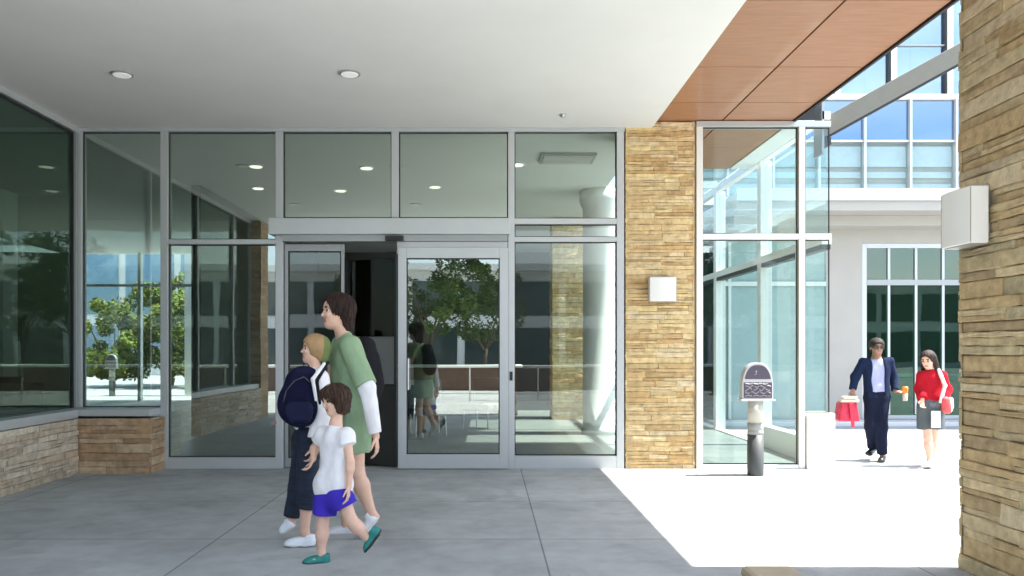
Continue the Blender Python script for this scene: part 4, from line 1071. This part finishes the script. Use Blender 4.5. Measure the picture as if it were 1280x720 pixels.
F.put(cone(j(366,512,-.265), j(380,513,-.265), .058, .058, squash=((0,1,0),1.3)), .02); F.put(cone(j(366,522,-.265), j(381,522,-.265), .04, .04, squash=((0,1,0),1.2)), .02); F.noise(.003, 32, 11)
make('front_pocket', F, mat('navy_pocket', (.013,.015,.042), .8, spec=.12, bump=.5, bscale=30), bpo)
DGR = mat('dark_grey_trim', (.06,.06,.075), .6)
z_ = MB(); pts = [j(354,503,-.285), j(358,488,-.283), j(368,476,-.285), j(380,471,-.28), j(388,478,-.27)]
for a_, b_ in zip(pts[:-1], pts[1:]): z_.tube(a_, b_, .004, n=6)
z_.build('zip', DGR, bpo, 0, True)
z_ = MB(); pts = [j(378,461,-.19), j(379,456,-.19), j(384,454.5,-.19), j(387,459,-.18)]
for a_, b_ in zip(pts[:-1], pts[1:]): z_.tube(a_, b_, .006, n=6)
z_.build('carry_loop', DGR, bpo, 0, True)
MB().box(j(356,523,0)[0], j(361,523,0)[0], -.335, -.325, j(356,525,0)[2], j(356,521,0)[2]).build('patch', mat('patch', (.20,.11,.10), .7), bpo)
F = Field(j(385,530,-.2)-.12, j(405,445,-.2)+.12, .004)
F.put(cone(j(405,455,-.15), j(391,474,-.27), .013, .013), .01); F.put(cone(j(391,474,-.27), j(395,500,-.25), .013, .010), .01)
make('strap', F, WHITE, B_.root)
F = Field(j(385,530,-.2)-.12, j(410,445,-.2)+.12, .004)
F.put(cone(j(408,456,-.14), j(396,476,-.25), .012, .012), .01); F.put(cone(j(396,476,-.25), j(400,504,-.22), .012, .010), .01)
make('strap', F, BLK, B_.root)

# --- man with shopping bags
s_, D_, X0, j = frame_of(1097, 576)
J = dict(head=j(1096,434.5,-.02), shR=j(1080,453,0), shL=j(1111,452,0), elR=j(1069,471,.03), wrR=j(1066,488,-.03), elL=j(1117,472,.04), wrL=j(1119,489,-.06),
         hipR=j(1089,497,0), hipL=j(1103,497,0), knR=j(1088,533,-.03), knL=j(1102,535,-.08), anR=j(1091,560,.12), anL=j(1103,569,-.04),
         heelR=j(1092,563,.17), toeR=j(1084,569,-.02), heelL=j(1104,575,.02), toeL=j(1101,576,-.19), fupR=ss_arr((0,-.5,.86)), fupL=ss_arr((0,0,1)))
DSK = mat('skin_brown', (.30,.16,.10), .5, noise=.05)
MN = Person('man with glasses in an open navy blazer carrying a red bag and an orange drink', 'man', (X0, D_, 0), J, (-.12,-.98,-.08), (0,0,1), .215, .86, .0055, DSK)
MN.brow = BLACKH
MN.body([(J['wrR'], (0,-.1,-1), (0,-1,0), .15, 1, 1.3), (J['wrL'], (.5,-.7,-.1), (0,.1,-.2), .15, 1, 1.1)])
MN.hair(BLACKH, 'short', 3)
LAV = cloth('lavender_shirt', (.42,.44,.66)); NV = cloth('navy_wool', (.012,.020,.052)); NV2 = cloth('navy_trousers', (.010,.014,.032))
MN.garment('shirt', LAV, [], .010, [(j(1096,490,0),(0,0,-1)), (j(1096,449,0),(0,0,1))], (.003,40), True)
F = Field(MN.lo, MN.hi, .0055)
for p, kk in MN.torso(.022): F.put(p, kk)
F.clip(j(1096,497,0),(0,0,-1)); F.clip(j(1096,447.5,0),(0,0,1))
G = Field(MN.lo, MN.hi, .0055)
for n, t1 in (('uaL',1),('faL',.93),('uaR',1),('faR',.93)):
    a, b, ra, rb = MN.limbs[n]; d = unit(b-a); B = lerp(a,b,t1); G.put(cone(a, B, ra+.017, rb+.022, clips=[(B,d)] if t1 < 1 else []), .03)
F.F = np.minimum(F.F, G.F)
xl, xr = j(1086,470,0), j(1102,470,0)
F.put(dict(lo=ss_arr((-.3,-.5,.3)), hi=ss_arr((.3,-.0,1.6)), f=lambda P_: np.maximum(np.maximum(np.abs(P_[...,0]-(xl[0]+xr[0])/2)-.074+.035*(P_[...,2]-.9)*0, P_[...,1]+.01), np.abs(P_[...,2]-.95)-.5).astype(np.float32)), .006, 'sub')
F.noise(.003, 34, 6); make('blazer', F, NV, MN.root)
MN.garment('trousers', NV2, [('thL',0,1,.006,.010),('thR',0,1,.006,.010),('snL',0,.95,.012,.022,1),('snR',0,.95,.012,.022,1)], .008, [(j(1096,489,0),(0,0,1))], (.003,34), True, seed=8)
MN.shoes(mat('black_shoe', (.012,.012,.013), .35), SOLEK)
g = MB()
for sy in (-1,1):
    c = Vector(MN.at(.44, sy*.15, .03)); n = 12
    R0, R1, R2 = (Vector(x) for x in MN.R)
    pts = [c+R1*math.cos(2*math.pi*i/n)*.026+R2*math.sin(2*math.pi*i/n)*.021 for i in range(n)]
    g.prism(pts, R0*.005)
g.tube(MN.at(.44,-.05,.04), MN.at(.44,.05,.04), .003, n=6); g.tube(MN.at(.43,.26,.05), MN.at(.0,.36,.03), .003, n=6); g.tube(MN.at(.43,-.26,.05), MN.at(.0,-.36,.03), .003, n=6)
g.build('glasses', IRIS, MN.root)
# things he carries
def lump(name, label, cat, loc, prims, m, h=.005, nz=(.003,30), clips=()):
    lo = np.min([p['lo'] for p in prims], 0)-.04; hi = np.max([p['hi'] for p in prims], 0)+.04
    F = Field(lo, hi, h)
    for p in prims: F.put(p, .02)
    for c in clips: F.clip(*c)
    if nz: F.noise(nz[0], nz[1], 3)
    o = make(name, F, m, None); o.location = loc; return tag(o, label, cat)
REDB = mat('red_bag', (.55,.02,.06), .45, noise=.35, nscale=14, bump=.5, bscale=25); PINKB = mat('pink_paper', (.72,.20,.26), .5)
L0 = (X0, D_, 0)
t = thing('shopping_bag', 'red shopping bag with a hanging scarf end, carried by the man', 'bag', L0)
a, b = j(1047,502,-.05), j(1071,528,-.05)
bb = MB(); 
bb.prism([(a[0]+.02,-.13,a[2]),(b[0]-.03,-.13,a[2]),(b[0],-.15,b[2]+.02),(a[0]-.03,-.15,b[2]+.02)], (0,.17,0)); bb.build('bag_body', REDB, t, .02)
bb = MB(); bb.prism([(a[0]+.09,-.165,a[2]-.01),(a[0]+.14,-.165,a[2]-.01),(a[0]+.155,-.17,b[2]-.045),(a[0]+.115,-.17,b[2]-.05)], (0,.014,0)); bb.build('scarf_end', REDB, t, .004)
hp_ = j(1066,496,-.05); MB().tube((a[0]+.05,-.05,a[2]), tuple(hp_), .005, n=6).tube((b[0]-.06,-.05,a[2]), tuple(hp_), .005, n=6).build('strap', PINKB, t)
for i, (px0_, px1_, py0, py1, lab) in enumerate(((1051,1069,495,498.5,'upper flat cream box laid on top of the red bag'),(1049,1071,499,502.5,'lower flat cream box laid on top of the red bag'))):
    q = j(px0_,py1,-.08); r = j(px1_,py0,-.08)
    o = box('flat_box', mat('cream_box', (.66,.55,.44), .7), q[0], r[0], -.15, -.085+.0, q[2], r[2], None, .006); o.location = L0; tag(o, lab, 'box')
t = thing('drink_cup', 'orange iced drink in a clear cup held by the man', 'drink', (X0+float(J['wrL'][0])+.062, D_-.17, float(J['wrL'][2])-.11))
MB().lathe([(.024,0),(.026,.01),(.030,.09)], n=18).build('cup', mat('cup', (.75,.66,.55), .3), t, 0, True)
MB().lathe([(.031,.091),(.034,.15),(.030,.17)], n=18).build('drink', mat('orange_drink', (.85,.30,.03), .3), t, 0, True)

# --- woman in red
s_, D_, X0, j = frame_of(1163, 583)
J = dict(head=j(1160,450,0), shR=j(1153,470,.02), shL=j(1176,470,.0), elR=j(1150,486,.05), wrR=j(1153,500,-.07), elL=j(1183,487,.02), wrL=j(1180,501,-.07),
         hipR=j(1157,510,.0), hipL=j(1169,510,.0), knR=j(1160,548,-.06), knL=j(1167,548,.06), anR=j(1162,575,-.10), anL=j(1165,572,.08),
         heelR=j(1163,581,-.05), toeR=j(1160,583,-.24), heelL=j(1168,577,.14), toeL=j(1166,582,-.02), fupR=ss_arr((0,0,1)), fupL=ss_arr((0,-.3,.95)))
WR = Person('woman with long dark brown hair in a red sweater and grey skirt', 'woman', (X0, D_, 0), J, (-.72,-.62,-.25), (-.08,0,1), .205, .80, .0055)
WR.brow = DBROWNH
WR.body([(J['wrR'], (-.2,-.3,-.9), (0,-1,0), .13, 1, 1.0), (J['wrL'], (0,-.3,-1), (0,-1,0), .13, -1, 1.2)], False)
WR.hair(DBROWNH, 'vlong', 9)
REDS = cloth('red_knit', (.40,.010,.020)); GSK = cloth('grey_skirt', (.10,.115,.12))
WR.garment('sweater', REDS, [('uaL',0,1,.014),('faL',0,.9,.016,.016,1),('uaR',0,1,.014),('faR',0,.9,.016,.016,1)], .014, [(j(1163,501,0),(0,0,-1)), (j(1163,462,0),(0,0,1))], (.0035,34), True)
sk = [(cone(WR.pel+ss_arr((x,0,.0)), j(1163+x*90,540,0), .095, .115, squash=((0,1,0),1.1)), .05) for x in (-.05,.05)]
WR.garment('skirt', GSK, [], .011, [(j(1163,536,0),(0,0,-1)), (j(1163,499,0),(0,0,1))], (.004,40), True, sk)
WR.shoes(mat('white_sneaker', (.8,.8,.8), .5), SOLEW)
F = Field(WR.lo, WR.hi, .0045)
F.put(cone(j(1173,462,-.05), j(1181,482,-.13), .018, .022), .02); F.put(cone(j(1181,482,-.13), j(1176,502,-.16), .022, .020), .02); F.noise(.003, 40, 2)
make('scarf', F, WHITE, WR.root)
t = thing('shoulder_bag', 'white and red bag hanging at the side of the woman in red', 'bag', (X0, D_, 0))
F = Field(j(1165,530,-.2)-.12, j(1195,495,-.2)+.12, .005); F.put(cone(j(1182,501,-.17), j(1184,510,-.17), .055, .06, squash=((0,1,0),1.4)), .03); F.put(cone(j(1188,500,-.15), j(1189,508,-.15), .035, .03), .02); F.noise(.004, 30, 9)
make('bag_body', F, [mat('bag_red', (.60,.07,.07), .6, noise=.3), WHITE], t, lambda c: (c[:,0] > float(j(1187,500,-.17)[0])).astype(int))
q, r = j(1166,535,-.19), j(1177,514,-.19)
o = MB().box(q[0], r[0], -.17, -.155, q[2], r[2]).build('paper_sheet', WHITE); o.location = (X0, D_, 0)
tag(o, 'white paper sheet held against the grey skirt', 'paper')
